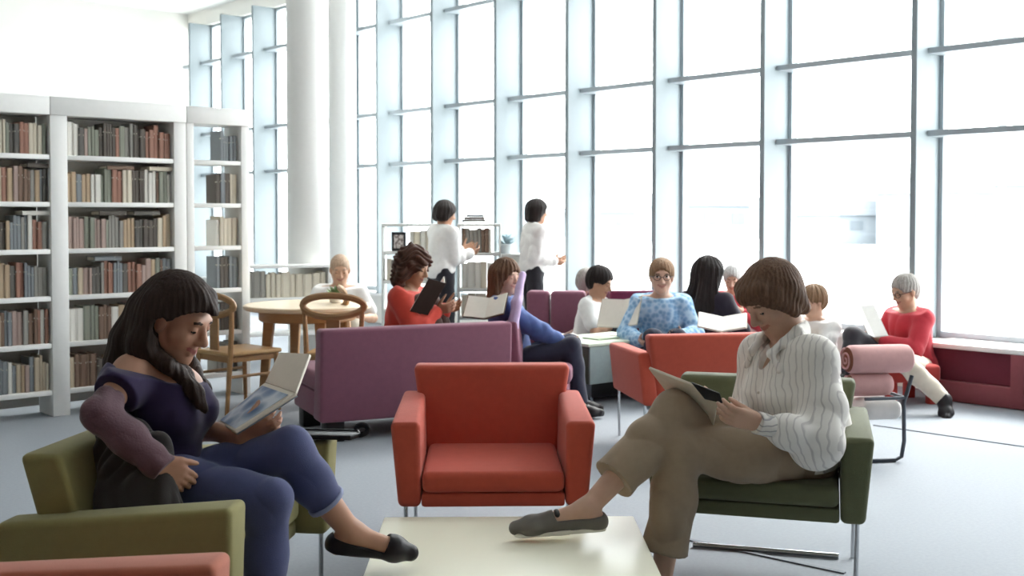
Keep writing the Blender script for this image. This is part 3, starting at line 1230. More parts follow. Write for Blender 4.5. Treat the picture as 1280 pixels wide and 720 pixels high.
def book(nm, M, sx, sy, sz, label, group):
    o = bpy.data.objects.new('book', BASE[nm])
    COL.objects.link(o)
    o.matrix_world = M @ Matrix.Diagonal((sx, sy, sz, 1))
    tag(o, label, 'book', group)
    return o


def M_row(org, ang):
    return Matrix.Translation(org) @ Matrix.Rotation(ang, 4, 'Z')


def bookcase(label, org, ang, w, post, h=BH, depth=.28, shelves=SHZ, back=True, name='bookcase', top=.13, postr=None, matl=None):
    mt = matl or m_white
    t = thing(name, label, 'bookcase', org, ang)
    B().box((-post, 0, 0), (0, depth, h - top), bev=.004).out('side_panel', mt, t)
    pr = post if postr is None else postr
    if pr:
        B().box((w, 0, 0), (w + pr, depth, h - top), bev=.004).out('side_panel', mt, t)
    B().box((-post, -.012, h - top), (w + (pr or 0), depth, h), bev=.006).out('top_panel', mt, t)
    for z in shelves:
        B().box((.001, .004, z - .034), (w - .001, depth - .01, z), bev=.003).out('shelf', mt, t)
    if back:
        B().box((.001, depth - .01, .05), (w - .001, depth, h - top)).out('back_panel', m_back, t)
    return t


rb = random.Random(11)
WB = .80
mid_o = BK_O + Vv * .12
bookcase('wide white bookcase in the middle, behind the woman in purple', mid_o, TH, WB, .12, postr=.10)
left_o = BK_O - Vv * (WB + .003)
bookcase('white bookcase cut off by the left edge of the photo', left_o - Vv * 0.0, TH, WB, .10, postr=0)
nar_o = mid_o + Vv * (WB + .10 + .004 + .06)
NW = .40
bookcase('narrow open backed white bookcase at the right end of the row', nar_o, TH, NW, .06, postr=.07, back=False)


def fill(org, ang, x0, x1, z, n, lab, grp, rev=False, hmin=.19, hmax=.27, dep=.17, y0=.03, hues=None, mx=None, lie=0):
    M = M_row(org, ang)
    x = x0
    ws = [rb.uniform(.6, 1.5) for _ in range(n)]
    tot = sum(ws)
    ws = [q / tot * (x1 - x0) for q in ws]
    hb = rb.uniform(hmin, hmax)
    prev = None
    for i in range(n):
        if rb.random() < .35:
            hb = rb.uniform(hmin, hmax)
        hh = min(max(hb + rb.uniform(-.012, .012), hmin), hmax)
        if prev is None or rb.random() > .45:
            nm = rb.choice(hues or BCOL)[0]
        prev = nm
        k = n - i if rev else i + 1
        side = 'right' if rev else 'left'
        L_ = lab % (nm + ' spined', ORD[k], side)
        book(nm, M @ Matrix.Translation((x + ws[i] / 2, y0 + rb.uniform(0, .02), z + .0005)), ws[i] * .93, dep, hh, L_, grp)
        x += ws[i]
    return M


VIS = s_of  # noqa
# visible part of the left bookcase begins at the picture edge
kx = (0 - 640) / F
dv = Vv
xl = ((kx * left_o.y - left_o.x) / (dv.x - kx * dv.y))
for k, z in enumerate(SHZ):
    sn = SHN[k]
    fill(left_o, TH, max(xl - .05, .02), WB - .012, z, 13, '%s book, {0} from {1}, ' .replace('{0}', '%s').replace('{1}', '%s') + sn + ' shelf, left bookcase', 'books in the left bookcase', rev=True, hmax=.25)
    fill(mid_o, TH, .012, WB - .012, z, 25 if k > 1 else 20, '%s book, %s from %s, ' + sn + ' shelf, wide bookcase', 'books in the wide bookcase', hmax=.25)
    fill(nar_o, TH, .20 if k != 5 else .24, NW - .02, z, 5, '%s book, %s from %s, ' + sn + ' shelf, narrow bookcase', 'books in the narrow bookcase', hues=[BCOL[0], BCOL[4], BCOL[6], BCOL[8], BCOL[2]], hmax=.25)
# books lying flat on top of the rows
for org, cs, x, z, nm, lab in ((mid_o, 'wide', .24, SHZ[3] + .255, 'dark', 'third highest'), (mid_o, 'wide', .50, SHZ[3] + .255, 'charcoal', 'third highest'), (mid_o, 'wide', .30, SHZ[4] + .255, 'brown', 'second highest'),
                                (mid_o, 'wide', .62, SHZ[4] + .255, 'cream', 'second highest'), (left_o, 'left', .66, SHZ[4] + .255, 'dark', 'second highest'), (left_o, 'left', .62, SHZ[3] + .255, 'white', 'third highest'), (mid_o, 'wide', .2, SHZ[2] + .255, 'slate blue', 'third lowest')):
    M = M_row(org, TH) @ Matrix.Translation((x, .03, z)) @ Matrix.Rotation(PI / 2, 4, 'Y')
    side = 'left' if x < .4 else 'right'
    book(nm, M, .03, .17, .2, '%s book lying flat over the %s row of the %s bookcase, %s half' % (nm, lab, cs, side), 'books in the %s bookcase' % cs)

# low shelf under the left windows
lo = floor_at(306, 10.6)
bookcase('low white shelf unit with pale books behind the round table', lo, TH - .35, .80, .03, h=.95, shelves=[.30, .635], top=.03, back=False, name='low_shelf')
PALE = [BCOL[8], BCOL[2], BCOL[0], BCOL[8]]
fill(lo, TH - .35, .02, .78, .635, 12, '%s book, %s from the %s in the top row of the low shelf', 'books in the low shelf', hues=PALE, hmin=.2, hmax=.255)

# two display shelves near the windows
m_gshelf = mat('grey_white_shelving', '#C9CBC8', rough=.5, var=.02)
dl = floor_at(479, 11.7)
bookcase('grey white display shelf left of the standing woman with the bun', dl, 0, .53, .02, h=1.34, shelves=[.12, .44, .745, 1.05], top=.03, name='display_shelf', matl=m_gshelf, depth=.32, back=False)
dr = floor_at(574, 11.55)
bookcase('grey white display shelf right of the standing woman with the bun', dr, 0, .41, .02, h=1.34, shelves=[.10, .38, .67, 1.04], top=.03, name='display_shelf', matl=m_gshelf, depth=.32, back=False)
fill(dr, 0, .02, .33, 1.04, 8, '%s book, %s from the %s top row, right display shelf', 'books in the right display shelf', hues=[BCOL[8], BCOL[2], BCOL[0], BCOL[9]], hmin=.23, hmax=.262, y0=.05)
fill(dr, 0, .02, .37, .67, 5, '%s book, %s from the %s second row, right display shelf', 'books in the right display shelf', hues=[BCOL[8], BCOL[2], BCOL[5]], hmin=.24, hmax=.30, y0=.05)
fill(dr, 0, .02, .37, .38, 4, '%s book, %s from the %s third row, right display shelf', 'books in the right display shelf', hues=[BCOL[8], BCOL[2]], hmin=.2, hmax=.245, y0=.05)
fill(dl, 0, .27, .50, 1.05, 4, '%s book, %s from the %s top row, left display shelf', 'books in the left display shelf', hues=[BCOL[8], BCOL[2]], hmin=.2, hmax=.23, y0=.05)
fill(dl, 0, .03, .50, .745, 6, '%s book, %s from the %s second row, left display shelf', 'books in the left display shelf', hues=[BCOL[8], BCOL[2], BCOL[0]], hmin=.2, hmax=.25, y0=.05)
# framed picture on the left display shelf
t = thing('picture_frame', 'dark framed picture on the left display shelf', 'picture', (dl.x + .155, dl.y + .07, 1.051), 0)
B().box((-.075, 0, 0), (.075, .02, .20), bev=.004).out('frame', m_black, t)
B().box((-.05, -.004, .03), (.05, .001, .17)).out('picture', patterned('small_picture_print', '#D9D3CF', '#6E625E', '#B9AFAA', 40), t)
# dark books lying on top of the right display shelf
for k in range(3):
    M = Matrix.Translation((dr.x + .03 + k * .02, dr.y + .06, 1.371 + k * .026)) @ Matrix.Rotation(PI / 2, 4, 'Y')
    book(['charcoal', 'dark', 'slate blue'][k], M, .025, .2, .24 - .03 * k, ['charcoal book lowest of the flat pile on the right display shelf', 'dark book in the middle of the flat pile on the right display shelf', 'slate blue book topmost of the flat pile on the right display shelf'][k], 'flat books on the right display shelf')
# lower side table unit right of it with a pale planter
pz = floor_at(640, 11.5)
t = thing('side_cabinet', 'pale low cabinet beside the right display shelf', 'cabinet', (pz.x, pz.y, 0), 0)
B().box((-.10, 0, 0), (.17, .32, 1.0), bev=.006).out('body', m_gshelf, t)
B().box((-.11, -.01, 1.0), (.18, .33, 1.03), bev=.005).out('top', m_gshelf, t)
m_leafy = mat('grey_blue_foliage', '#A9BCC4', rough=.7, var=.2, scale=20)
t = thing('potted_plant', 'pale grey blue potted plant on the low cabinet near the standing woman', 'plant', (pz.x - .06, pz.y + .15, 1.031))
B().lathe([(0, 0), (.055, 0), (.075, .09), (.07, .1), (0, .095)], n=24).out('pot', mat('pale_pot', '#C3CBCF', rough=.6), t)
fb = bmesh.new()
rl = random.Random(5)
lb = B()
for k in range(60):
    a, e = rl.uniform(0, 6.28), rl.uniform(.3, 1.4)
    d = Vector((math.cos(a) * math.cos(e), math.sin(a) * math.cos(e), math.sin(e)))
    L0 = rl.uniform(.08, .16)
    s_ = d.cross(Vector((0, 0, 1))).normalized() * .014
    q = Vector((0, 0, .09))
    mm = q + d * L0 * .6
    e_ = q + d * L0 - Vector((0, 0, .02))
    n_ = s_.cross(d) * .1
    lb.hexa([q, mm - s_, e_, mm + s_, q + n_, mm - s_ + n_, e_ + n_, mm + s_ + n_])
lb.out('foliage', m_leafy, t)

# green plant on the round table
t = thing('potted_plant', 'small leafy green plant on the round wooden table', 'plant', (pt.x + .20, pt.y + .12, .743))
B().lathe([(0, 0), (.045, 0), (.06, .05), (.055, .055), (0, .05)], n=24).out('pot', mat('white_pot', '#E4E2DC', rough=.4), t)
lb = B()
for k in range(70):
    a, e = rl.uniform(0, 6.28), rl.uniform(.0, 1.4)
    d = Vector((math.cos(a) * math.cos(e), math.sin(a) * math.cos(e), math.sin(e)))
    L0 = rl.uniform(.05, .11)
    s_ = d.cross(Vector((0, 0, 1))).normalized() * .016
    q = Vector((0, 0, .05))
    mm = q + d * L0 * .6
    e_ = q + d * L0
    n_ = s_.cross(d) * .1
    lb.hexa([q, mm - s_, e_, mm + s_, q + n_, mm - s_ + n_, e_ + n_, mm + s_ + n_])
lb.out('foliage', mat('leaf_green', '#8FA77C', rough=.6, var=.2), t)
# ------------------------------------------------------------------ people
def skin(name, col, lip, brow, rough=.5):
    return [mat(name + '_skin', col, rough=rough, var=.05, scale=18, sss=.08, spec=.35), mat(name + '_lips', lip, rough=.4), mat(name + '_brow', brow, rough=.8),
            mat('eye_white', '#E4DED8', rough=.2), mat('eye_dark', '#1E1713', rough=.15)]


def hairmat(name, col, col2=None):
    return mat(name, col, rough=.6, var=.35, scale=9, stretch=(14, 14, 1.2), spec=.22, bump=.5, bscale=30)


def strands(amp, freq, ctr, seed=0):
    """groove hair around the vertical axis through ctr"""
    c = V3(ctr)
    rs = np.random.RandomState(seed)
    p1, p2 = rs.rand(2) * 6

    def fn(v):
        a = np.arctan2(v[:, 1] - c[1], v[:, 0] - c[0])
        z = v[:, 2] - c[2]
        return amp * (np.sin(a * freq + 1.4 * np.sin(z * 14 + p1) + p2) * .6 + np.sin(a * freq * 2.3 + 2 * np.sin(z * 9 + p2)) * .4)
    return fn


def skull_hair(H, thick=.014, fringe=.05, low=-.02, back=-.06):
    """short hair cap on a head: ellipsoid less the face"""
    P, s, R = H['P'], H['s'], H['R']
    f = Fld()
    f.u(ell(P(0, -.016, .036), np.array((.075 + thick, .094 + thick, .083 + thick)) * s, R))
    f.u(ell(P(0, -.045, -.01), np.array((.066 + thick, .06 + thick * .6, .075)) * s, R), k=.03)
    return f


def cut_face(f, H, fr=.052, side=.03):
    P, s, R = H['P'], H['s'], H['R']
    f.sub(ell(P(0, .115, -.035), np.array((.085, .085, fr + .050)) * s, R), k=.012)
    f.sub(ell(P(0, .05, -.10), np.array((.11, .09, .085)) * s, R), k=.015)
    return f


def shirt_fld(J, Rc, T, sleeves, inf=.016, hem=None, neckcut=.035, loose=1.0, k=.04):
    f = Fld()
    for p, kk in T:
        f.u(p, k=kk, inf=inf)
    for S, tt in sleeves.items():
        pr = arm_prims(J, S)
        if tt <= 1:
            f.u(upto(pr[0][0], tt), k=.035, inf=inf + .006 * loose)
        else:
            f.u(pr[0][0], k=.035, inf=inf + .006 * loose)
            a = pr[1][0]
            c = pr[2][0]
            f.u(a, k=.02, inf=inf + .006 * loose)
            f.u(upto(c, tt - 1), k=.02, inf=inf + .006 * loose)
    return f


def trousers_fld(J, Rp, inf=.014, ends=(1.0, 1.0), flare=0.0, T=None):
    f = Fld()
    pel = V3(J['pelvis'])
    nk = V3(J['neck'])
    up = nrm(nk - pel)
    side = nrm(V3(J['hipR']) - V3(J['hipL']))
    R = frame(np.cross(up, side), up)
    g = J.get('g', 1.0)
    f.u(ell(pel, (.158 * g, .116 * g, .115), R), k=.03, inf=inf * .8)
    for S, e in zip('LR', ends):
        pr = leg_prims(J, S, g)
        f.u(pr[0][0], k=.04, inf=inf)
        f.u(pr[1][0], k=.03, inf=inf + flare * .5)
        c = pr[2][0]
        q = upto(c, e)
        f.u(cap(q[1], q[2], q[3] + flare * .5, max(q[4], .046) + flare), k=.03, inf=inf)
        d = nrm(q[2] - q[1])
        f.cutnear(q[2], d, q[2], .13)
    return f


def shoe_fld(J, S, g=1.0, inf=.006, low=True):
    f = Fld()
    for p, k in foot_prims(J, S, g):
        f.u(p, k=k, inf=inf)
    an = V3(J['an' + S])
    dn = V3(J.get('sole' + S, (0, 0, -1)))
    f.cut(an + dn * (.075 * 1.0 if False else .068) + 0 * dn, dn)          # flat sole
    if low:
        toe = V3(J['toe' + S])
        d = nrm(toe - an - dn * (toe - an).dot(dn))
        # open top: slope from heel (high) to the vamp
        n = nrm(-dn * 1.0 + d * .02)
        f.cutnear(an + dn * .022, n, an + d * .03, .09)
    return f


def build_person(label, J, head, pal, hair=None, h=.007, female=True, group=None, base=None, hands=None, torso_g=1.0, arm_g=1.0, legs=True, shoes=None):
    """J world joints, head=(c,fwd,up,s)"""
    T, Rc = torso_prims(J, female, torso_g)
    H = head_parts(*head)
    f = Fld()
    for p, k in T:
        f.u(p, k=k)
    add_head(f, H, J['neck'])
    for S in 'LR':
        for p, k in arm_prims(J, S, arm_g):
            f.u(p, k=k)
        if legs:
            for p, k in leg_prims(J, S, J.get('g', 1.0)):
                f.u(p, k=k)
            for p, k in foot_prims(J, S):
                f.u(p, k=k)
    for hd in (hands or []):
        for p, k in hd:
            f.u(p, k=k)
    base = V3(base if base is not None else (J['pelvis'][0], J['pelvis'][1], 0))
    root = thing('person', label, 'person', tuple(base), 0, group)
    sd_obj('body', f, h, pal, root, paint=H['paint'], origin=base)
    return root, T, Rc, H, base


# =================================================== left woman, purple top
def left_woman():
    J = dict(pelvis=at(205, 606, 3.48), neck=at(193, 452, 3.51),
             shR=at(163, 467, 3.39), shL=at(222, 466, 3.64),
             elR=at(124, 518, 3.22), wrR=at(196, 578, 3.21),
             elL=at(226, 535, 3.72), wrL=at(301, 543, 3.46),
             hipR=at(212, 608, 3.39), hipL=at(208, 612, 3.57),
             knL=at(363, 561, 3.43), anL=at(441, 667, 3.53), toeL=at(513, 691, 3.57),
             knR=at(336, 626, 3.29))
    J['anR'] = Vector((at(322, 700, 3.25).x, 3.25, .085))
    J['toeR'] = J['anR'] + Vector((.17, -.05, -.05))
    J['chest'] = at(207, 503, 3.50)
    J['waist'] = at(200, 558, 3.49)
    J['calfL'] = (-.6, 0, -.8)
    J['g'] = .98
    J['soleL'] = nrm((-.33, 0, -1.0))
    fw = nrm((.90, -.27, -.42))
    hc = at(222, 399, 3.50)
    head = (hc, fw, (.40, -.10, .95), 1.12)
    pal = skin('left_woman', '#B98B72', '#A0625A', '#33241F')
    # right hand rests on the thigh, left hand holds the book from below
    hR = hand(J['wrR'], (.70, .35, -.60), (0.25, .75, -.5), (.5, .1, .8), .95, curl=(.3, .35, .3), spread=.03, tcurl=.5, tdir=(.8, .3, -.1))
    hL = hand(J['wrL'], (.93, -.18, .28), (-.25, .85, .45), (-.3, .3, .8), .95, curl=(.15, .6, .6), tdir=(.3, .55, .75))
    root, T, Rc, H, base = build_person('woman in a purple cold shoulder top, seated at left, reading a picture book', J, head, pal, h=.0048, hands=[hR, hL])
    P, s = H['P'], H['s']
    # ---- top
    m_top = fabric('dark_purple_jersey', '#2F2447', sheen=.2, bump=.1)
    f = Fld()
    for p, k in T:
        f.u(p, k=k, inf=.013)
    up = nrm(V3(J['neck']) - V3(J['pelvis']))
    sh, el = V3(J['shR']), V3(J['elR'])
    f.u(cap(sh * .72 + el * .28, sh * .45 + el * .55, .058, .064), k=.05)      # flutter sleeve
    f.u(cap(sh * .9 + V3(J['chest']) * .1 - up * .02, sh * .72 + el * .28, .05, .058), k=.05)
    sl, ee = V3(J['shL']), V3(J['elL'])
    f.u(cap(sl, sl * .45 + ee * .55, .058, .064), k=.05)
    f.cut(V3(J['neck']) - up * .035 + Rc[1] * .05, nrm(up * 1.0 + Rc[1] * .55))
    # bare shoulder
    f.sub(ell(sh + up * .055 - Rc[0] * .03, (.085, .085, .055), Rc), k=.015)
    f.cutnear(sh * .50 + el * .50, nrm(el - sh), sh * .42 + el * .58, .10)
    f.cutnear(V3(J['pelvis']) - up * .05, -up, V3(J['pelvis']) - up * .1, .3)
    sd_obj('blouse', f, .005, m_top, root, disp=wrinkle(.006, 38, 3, up), origin=base)
    # ---- mauve sleeve on the right forearm, jacket hanging behind the hip
    m_car = fabric('mauve_brown_knit', '#6B5159', bump=.5, bscale=160)
    f = Fld()
    wr = V3(J['wrR'])
    f.u(cap(sh * .30 + el * .70, el, .046, .048), cap(el, el * .5 + wr * .5, .048, .050), cap(el * .5 + wr * .5, wr + (wr - el) * .12, .050, .042), k=.03)
    f.cutnear(wr + (wr - el) * .14, nrm(wr - el), wr + (wr - el) * .26, .07)
    sd_obj('cardigan_sleeve', f, .005, m_car, root, disp=wrinkle(.005, 70, 8), origin=base)
    m_jk = fabric('charcoal_jacket_cloth', '#34302F', bump=.3)
    f = Fld()
    pe = V3(J['pelvis'])
    for k in range(7):
        a = at(133 + k * 11, 535 + 5 * abs(k - 2), 3.33 - .012 * k)
        c = at(132 + k * 14, 640, 3.20 - .02 * (k % 2))
        f.u(cap(a, c, .030, .036), k=.03)
    f.u(cap(at(135, 520, 3.36), at(165, 560, 3.34), .05), k=.04)
    sd_obj('jacket', f, .006, m_jk, root, disp=wrinkle(.014, 60, 4, (0, 0, 1)), origin=base)
    # ---- jeans
    m_jean = fabric('indigo_denim', '#4A5076', bump=.35, bscale=420)
    m_hem = fabric('pale_denim_hem', '#8F97B4')
    f = trousers_fld(J, Rc, inf=.013, ends=(.38, .55))
    o = sd_obj('jeans', f, .005, [m_jean, m_hem], root, disp=wrinkle(.006, 30, 12), origin=base)
    for S, e in (('R', .55), ('L', .38)):
        pr = leg_prims(J, S, J['g'])[2][0]
        q = pr[1] + (pr[2] - pr[1]) * e
        d = nrm(pr[2] - pr[1])
        fh = Fld()
        fh.u(cap(q - d * .016, q + d * .0, .046 + .018), k=.01)
        fh.cut(q + d * .004, d)
        fh.cut(q - d * .012, -d)
        sd_obj('hem', fh, .004, m_hem, o, origin=base)
    # ---- shoes
    m_sh = mat('black_leather', '#241F22', rough=.4, var=.05)
    for S in 'RL':
        sd_obj('shoe', shoe_fld(J, S, 1.0, .008), .004, m_sh, root, origin=base)
    # ---- long hair
    f = skull_hair(H, .016)
    P_ = P

    def lock(pts, r0, r1, k=.025):
        n = len(pts) - 1
        for i in range(n):
            f.u(cap(pts[i], pts[i + 1], r0 + (r1 - r0) * i / n, r0 + (r1 - r0) * (i + 1) / n), k=k)
    back = [at(186, 392, 3.50), at(165, 425, 3.50), at(152, 455, 3.49), at(146, 478, 3.49)]
    lock(back, .075, .032, .04)
    lock([at(195, 395, 3.43), at(178, 430, 3.41), at(172, 452, 3.41)], .05, .028, .04)
    lock([at(190, 390, 3.58), at(170, 430, 3.58), at(160, 470, 3.58)], .06, .03, .04)
    f.u(cap(P(.02, .05, .095), P(.005, .098, .066), .016, .006), cap(P(-.03, .05, .092), P(.0, .098, .066), .016, .006), k=.03)
    # clear the face back to the ear
    f.sub(ell(P(0, .080, -.044), np.array((.14, .084, .106)) * s, H['R']), k=.008)
    f.sub(ell(P(.08, .005, -.012), np.array((.03, .022, .034)) * s, H['R']), k=.008)
    # hair behind the ear and the front locks
    lock([P(.07, -.045, .04), P(.07, -.05, -.03), P(.06, -.05, -.09), at(210, 458, 3.40)], .034, .026, .03)
    lock([P(-.06, -.02, .02), P(-.075, -.02, -.06), at(240, 462, 3.60), at(254, 486, 3.56), at(259, 510, 3.52)], .030, .018)
    lock([P(.01, -.03, -.09), at(231, 468, 3.47), at(247, 490, 3.41), at(256, 512, 3.40)], .024, .012)
    lock([P(.03, -.03, -.09), at(222, 466, 3.43), at(238, 486, 3.40), at(249, 505, 3.39)], .022, .012)
    sd_obj('hair', f, .005, hairmat('dark_brown_hair', '#33251F'), root, disp=strands(.0022, 37, hc), origin=base)
    return J


JL = left_woman()

# book held by the left woman: two leaves hinged at the spine
h1, h2 = at(331, 478, 3.66), at(369, 491, 3.46)
a1, a2 = at(272, 527, 3.60), at(293, 539, 3.38)
b1, b2 = at(349, 440, 3.80), at(387, 442, 3.58)
cent = (h1 + h2) / 2
t = thing('book', 'open picture book held by the woman in the purple top', 'book', tuple(cent))
m_blue = patterned('blue_grey_photo_page', '#5E7399', '#C9D1DA', '#8597B2', 14)
m_cream = mat('cream_paper', '#DDD6C8', rough=.8, var=.02)


def slab(q, th, flip=1):
    q = [Vector(p) - cent for p in q]
    n = (q[1] - q[0]).cross(q[3] - q[0]).normalized() * th * flip
    return [p - n for p in q] + q


B().hexa(slab([h1, h2, a2, a1], .012, -1), bev=.002, seg=1).out('lower_pages', m_cream, t)
n_ = (h2 - h1).cross(a1 - h1).normalized()
sgn = 1 if n_.z > 0 else -1
q = [h1.lerp(a1, .08).lerp(h2.lerp(a2, .08), .06), h1.lerp(a1, .08).lerp(h2.lerp(a2, .08), .94), h1.lerp(a1, .96).lerp(h2.lerp(a2, .96), .94), h1.lerp(a1, .96).lerp(h2.lerp(a2, .96), .06)]
q = [p + n_ * sgn * .0012 for p in q]
B().hexa([p - cent for p in q] + [p - cent + n_ * sgn * .0012 for p in q]).out('photo_page', m_blue, t)
B().hexa(slab([h1, h2, b2, b1], .010, 1), bev=.002, seg=1).out('upper_pages', m_cream, t)
m_cov = mat('grey_blue_book_cover', '#8A93A0', rough=.5)
off = n_ * sgn * -.013
ex = lambda p, c_: p + (p - c_) * .02
B().hexa(slab([h1 + off, h2 + off, a2 + off, a1 + off], .003, -1), bev=.001, seg=1).out('cover', m_cov, t)

# black tray with a curled handle on the far arm of the olive chair
zt = .64
ptl = at(355, 533, 3.93)
t = thing('tray', 'black shallow tray with a curled handle on the olive armchair arm', 'tray', (ptl.x + .12, 3.93, .642), -.1)
B().prism([(-.15, -.055), (.13, -.055), (.15, 0), (.13, .055), (-.15, .055)], .0, .012, axis='z', bev=.003).out('tray_base', m_black, t)
B().tube([(-.15, -.055, .012), (.13, -.055, .012), (.15, 0, .012), (.13, .055, .012), (-.15, .055, .012)], .006, closed=True).out('rim', m_black, t)
B().tube([(.14 + .03 * math.sin(a) + a * .006, 0, .026 - .018 * math.cos(a)) for a in np.linspace(0, 4.6, 18)], .006, n=8, flat=1.6).out('handle', m_black, t)


# =================================================== right woman, striped shirt
def right_woman():
    J = dict(pelvis=at(1000, 566, 4.32), neck=at(987, 432, 4.31),
             shL=at(1018, 450, 4.15), shR=at(950, 446, 4.46),
             elL=at(1024, 550, 4.03), wrL=at(948, 529, 3.93),
             elR=at(925, 530, 4.45), wrR=at(914, 512, 4.20),
             hipL=at(985, 566, 4.20), hipR=at(965, 558, 4.42),
             knL=at(850, 563, 4.06), knR=at(846, 515, 4.14), anR=at(733, 637, 3.92), toeR=at(645, 660, 3.90))
    J['anL'] = Vector((at(826, 715, 4.0).x, 4.0, .085))
    J['toeL'] = J['anL'] + Vector((-.19, -.07, -.05))
    J['chest'] = at(988, 482, 4.29)
    J['waist'] = at(1000, 530, 4.31)
    J['g'] = 1.02
    J['soleR'] = nrm((.06, 0, -1))
    fw = nrm((-.76, -.34, -.58))
    hc = at(965, 373, 4.30)
    head = (hc, fw, (-.45, -.2, .85), 1.17)
    pal = skin('right_woman', '#C6A08A', '#AE7769', '#7C6656')
    hL = hand(J['wrL'], (-.88, -.1, .25), (-.25, .75, .45), (0, .4, .9), 1.05, curl=(.2, .55, .45), tdir=(-.75, .25, .5))
    hR = hand(J['wrR'], (-.9, -.25, .1), (0, -.3, .95), (.2, .8, .3), 1.05, curl=(.2, .35, .3), tdir=(-.7, -.1, .6))
    root, T, Rc, H, base = build_person('woman in a striped white shirt, seated at right, reading a tablet', J, head, pal, h=.005, hands=[hL, hR], torso_g=1.06)
    P, s = H['P'], H['s']
    up = nrm(V3(J['neck']) - V3(J['pelvis']))
    m_sh = striped('white_shirt_grey_stripes', '#EAE6E0', '#CEC9C5', .020, .26, axis=(.62, -.45, .1))
    f = Fld()
    for p, k in T:
        f.u(p, k=k, inf=.028)
    sh, el, wr = V3(J['shL']), V3(J['elL']), V3(J['wrL'])
    f.u(cap(sh, el, .075, .082), k=.06)
    f.u(cap(el, el * .45 + wr * .55, .08, .06), k=.05)
    f.u(cap(el * .45 + wr * .55, el * .2 + wr * .8, .058, .042), k=.03)
    f.u(cap(el * .62 + sh * .38 + np.array([.03, 0, 0]), el + np.array([-.03, 0, -.03]), .075, .065), k=.05)
    sr, er, wrr = V3(J['shR']), V3(J['elR']), V3(J['wrR'])
    f.u(cap(sr, er, .07, .062), k=.06)
    f.u(cap(er, er * .3 + wrr * .7, .058, .042), k=.04)
    # blousy back and tail over the cushion
    f.u(cap(at(1030, 530, 4.30), at(1043, 566, 4.28), .06, .045), k=.07)
    f.u(cap(at(1028, 480, 4.32), at(1038, 540, 4.30), .075, .07), k=.08)
    # open neck
    f.cutnear(V3(J['neck']) + up * .03, up + Rc[1] * .3, V3(J['neck']) + up * .05, .105)
    f.sub(cap(V3(J['neck']) + Rc[1] * .10 + up * .03, V3(J['neck']) + Rc[1] * .135 - up * .13, .045, .006), k=.012)
    f.cutnear(V3(J['pelvis']) - up * .045, -up, V3(J['pelvis']) - up * .1, .24)
    f.cutnear(el * .2 + wr * .8, nrm(wr - el), el * .12 + wr * .88, .08)
    so = sd_obj('shirt', f, .0055, m_sh, root, disp=wrinkle(.010, 30, 5, up), origin=base)
    # cuff, collar, button placket
    m_cuff = striped('shirt_cuff_stripes', '#D9D4CE', '#A6A3A2', .02, .28, axis=(.2, -.2, .9))
    f = Fld()
    f.u(cap(el * .17 + wr * .83, wr + (wr - el) * .02, .041, .040), k=.01)
    f.cutnear(wr + (wr - el) * .03, nrm(wr - el), wr + (wr - el) * .1, .06)
    sd_obj('cuff', f, .004, m_cuff, so, origin=base, disp=wrinkle(.004, 70, 2))
    nk = V3(J['neck'])
    for sg in (-1, 1):
        a = nk - Rc[1] * .062 + up * .075 + Rc[0] * sg * .02
        m_ = nk + Rc[0] * sg * .082 + up * .068 + Rc[1] * .02
        e = nk + Rc[0] * sg * .060 + Rc[1] * .135 - up * .005
        tip = nk + Rc[0] * sg * .105 + Rc[1] * .135 - up * .065
        f = Fld()
        f.u(cap(a, m_, .018, .018), cap(m_, e, .018, .015), k=.012)
        f.u(cap(a - up * .03, m_ - up * .03, .022, .022), k=.02)
        f.u(cap(m_ - up * .025 + Rc[0] * sg * .02, tip, .016, .010), cap(e, tip, .012, .010), cap(a - up * .02, m_ - up * .03 + Rc[0] * sg * .02, .018), k=.014)
        f.u(cap((m_ + e) / 2, (m_ + tip) / 2 + Rc[0] * sg * .015, .014), k=.014)
        sd_obj('collar', f, .0045, m_sh, so, origin=base)
    for k in range(4):
        p = V3(J['chest']) + Rc[1] * (.150 - .008 * k) + up * (.0 - .055 * k)
        B().ball(tuple(p - base), (.006, .006, .006)).out('button', mat('pearl_button', '#D8D2CA', rough=.3), so)
    # trousers
    m_tr = fabric('khaki_cotton', '#9A8771', bump=.2, var=.06)
    f = trousers_fld(J, Rc, inf=.018, ends=(.62, .55), flare=.020)
    f.u(cap(at(1010, 575, 4.28), at(920, 575, 4.10), .10, .085), k=.05)
    sd_obj('trousers', f, .0055, m_tr, root, disp=wrinkle(.010, 24, 9), origin=base)
    # shoes
    m_shoe = fabric('grey_canvas', '#6C6862', bump=.3)
    m_sole = mat('white_rubber', '#DAD6CC', rough=.6)
    m_hat = mat('dark_rubber_heel', '#2E2A28', rough=.6)
    for S in 'RL':
        so_ = sd_obj('shoe', shoe_fld(J, S, 1.0, .007), .0045, m_shoe, root, origin=base)
        an, toe = V3(J['an' + S]), V3(J['toe' + S])
        dn = V3(J.get('sole' + S, (0, 0, -1)))
        d = nrm(toe - an - dn * (toe - an).dot(dn))
        f = Fld()
        c0 = an - d * .035 + dn * .066
        c1 = toe - d * .012 + dn * .0
        c1 = an + d * (toe - an).dot(d) + dn * .064 - d * .02
        sdv = np.cross(d, dn)
        f.u(cap(c0, c0 * .5 + c1 * .5, .033, .030), cap(c0 * .5 + c1 * .5, c1, .036, .030), k=.02)
        f.cut(an + dn * .076, dn)
        f.cut(an + dn * .058, -dn)
        sd_obj('sole', f, .004, m_sole, so_, origin=base)
        p = an + d * .105 + dn * .008
        f = Fld()
        f.u(ell(p, (.030, .016, .018), np.stack([sdv, d, -dn])), k=.01)
        sd_obj('elastic', f, .004, m_hat, so_, origin=base)
    # watch bracelet, silver
    # hair: full bob with fringe
    f = skull_hair(H, .011)
    P_, s_ = P, s
    f.u(cap(P(.05, .05, .075), P(.02, .074, .062), .026 * s), k=.03)
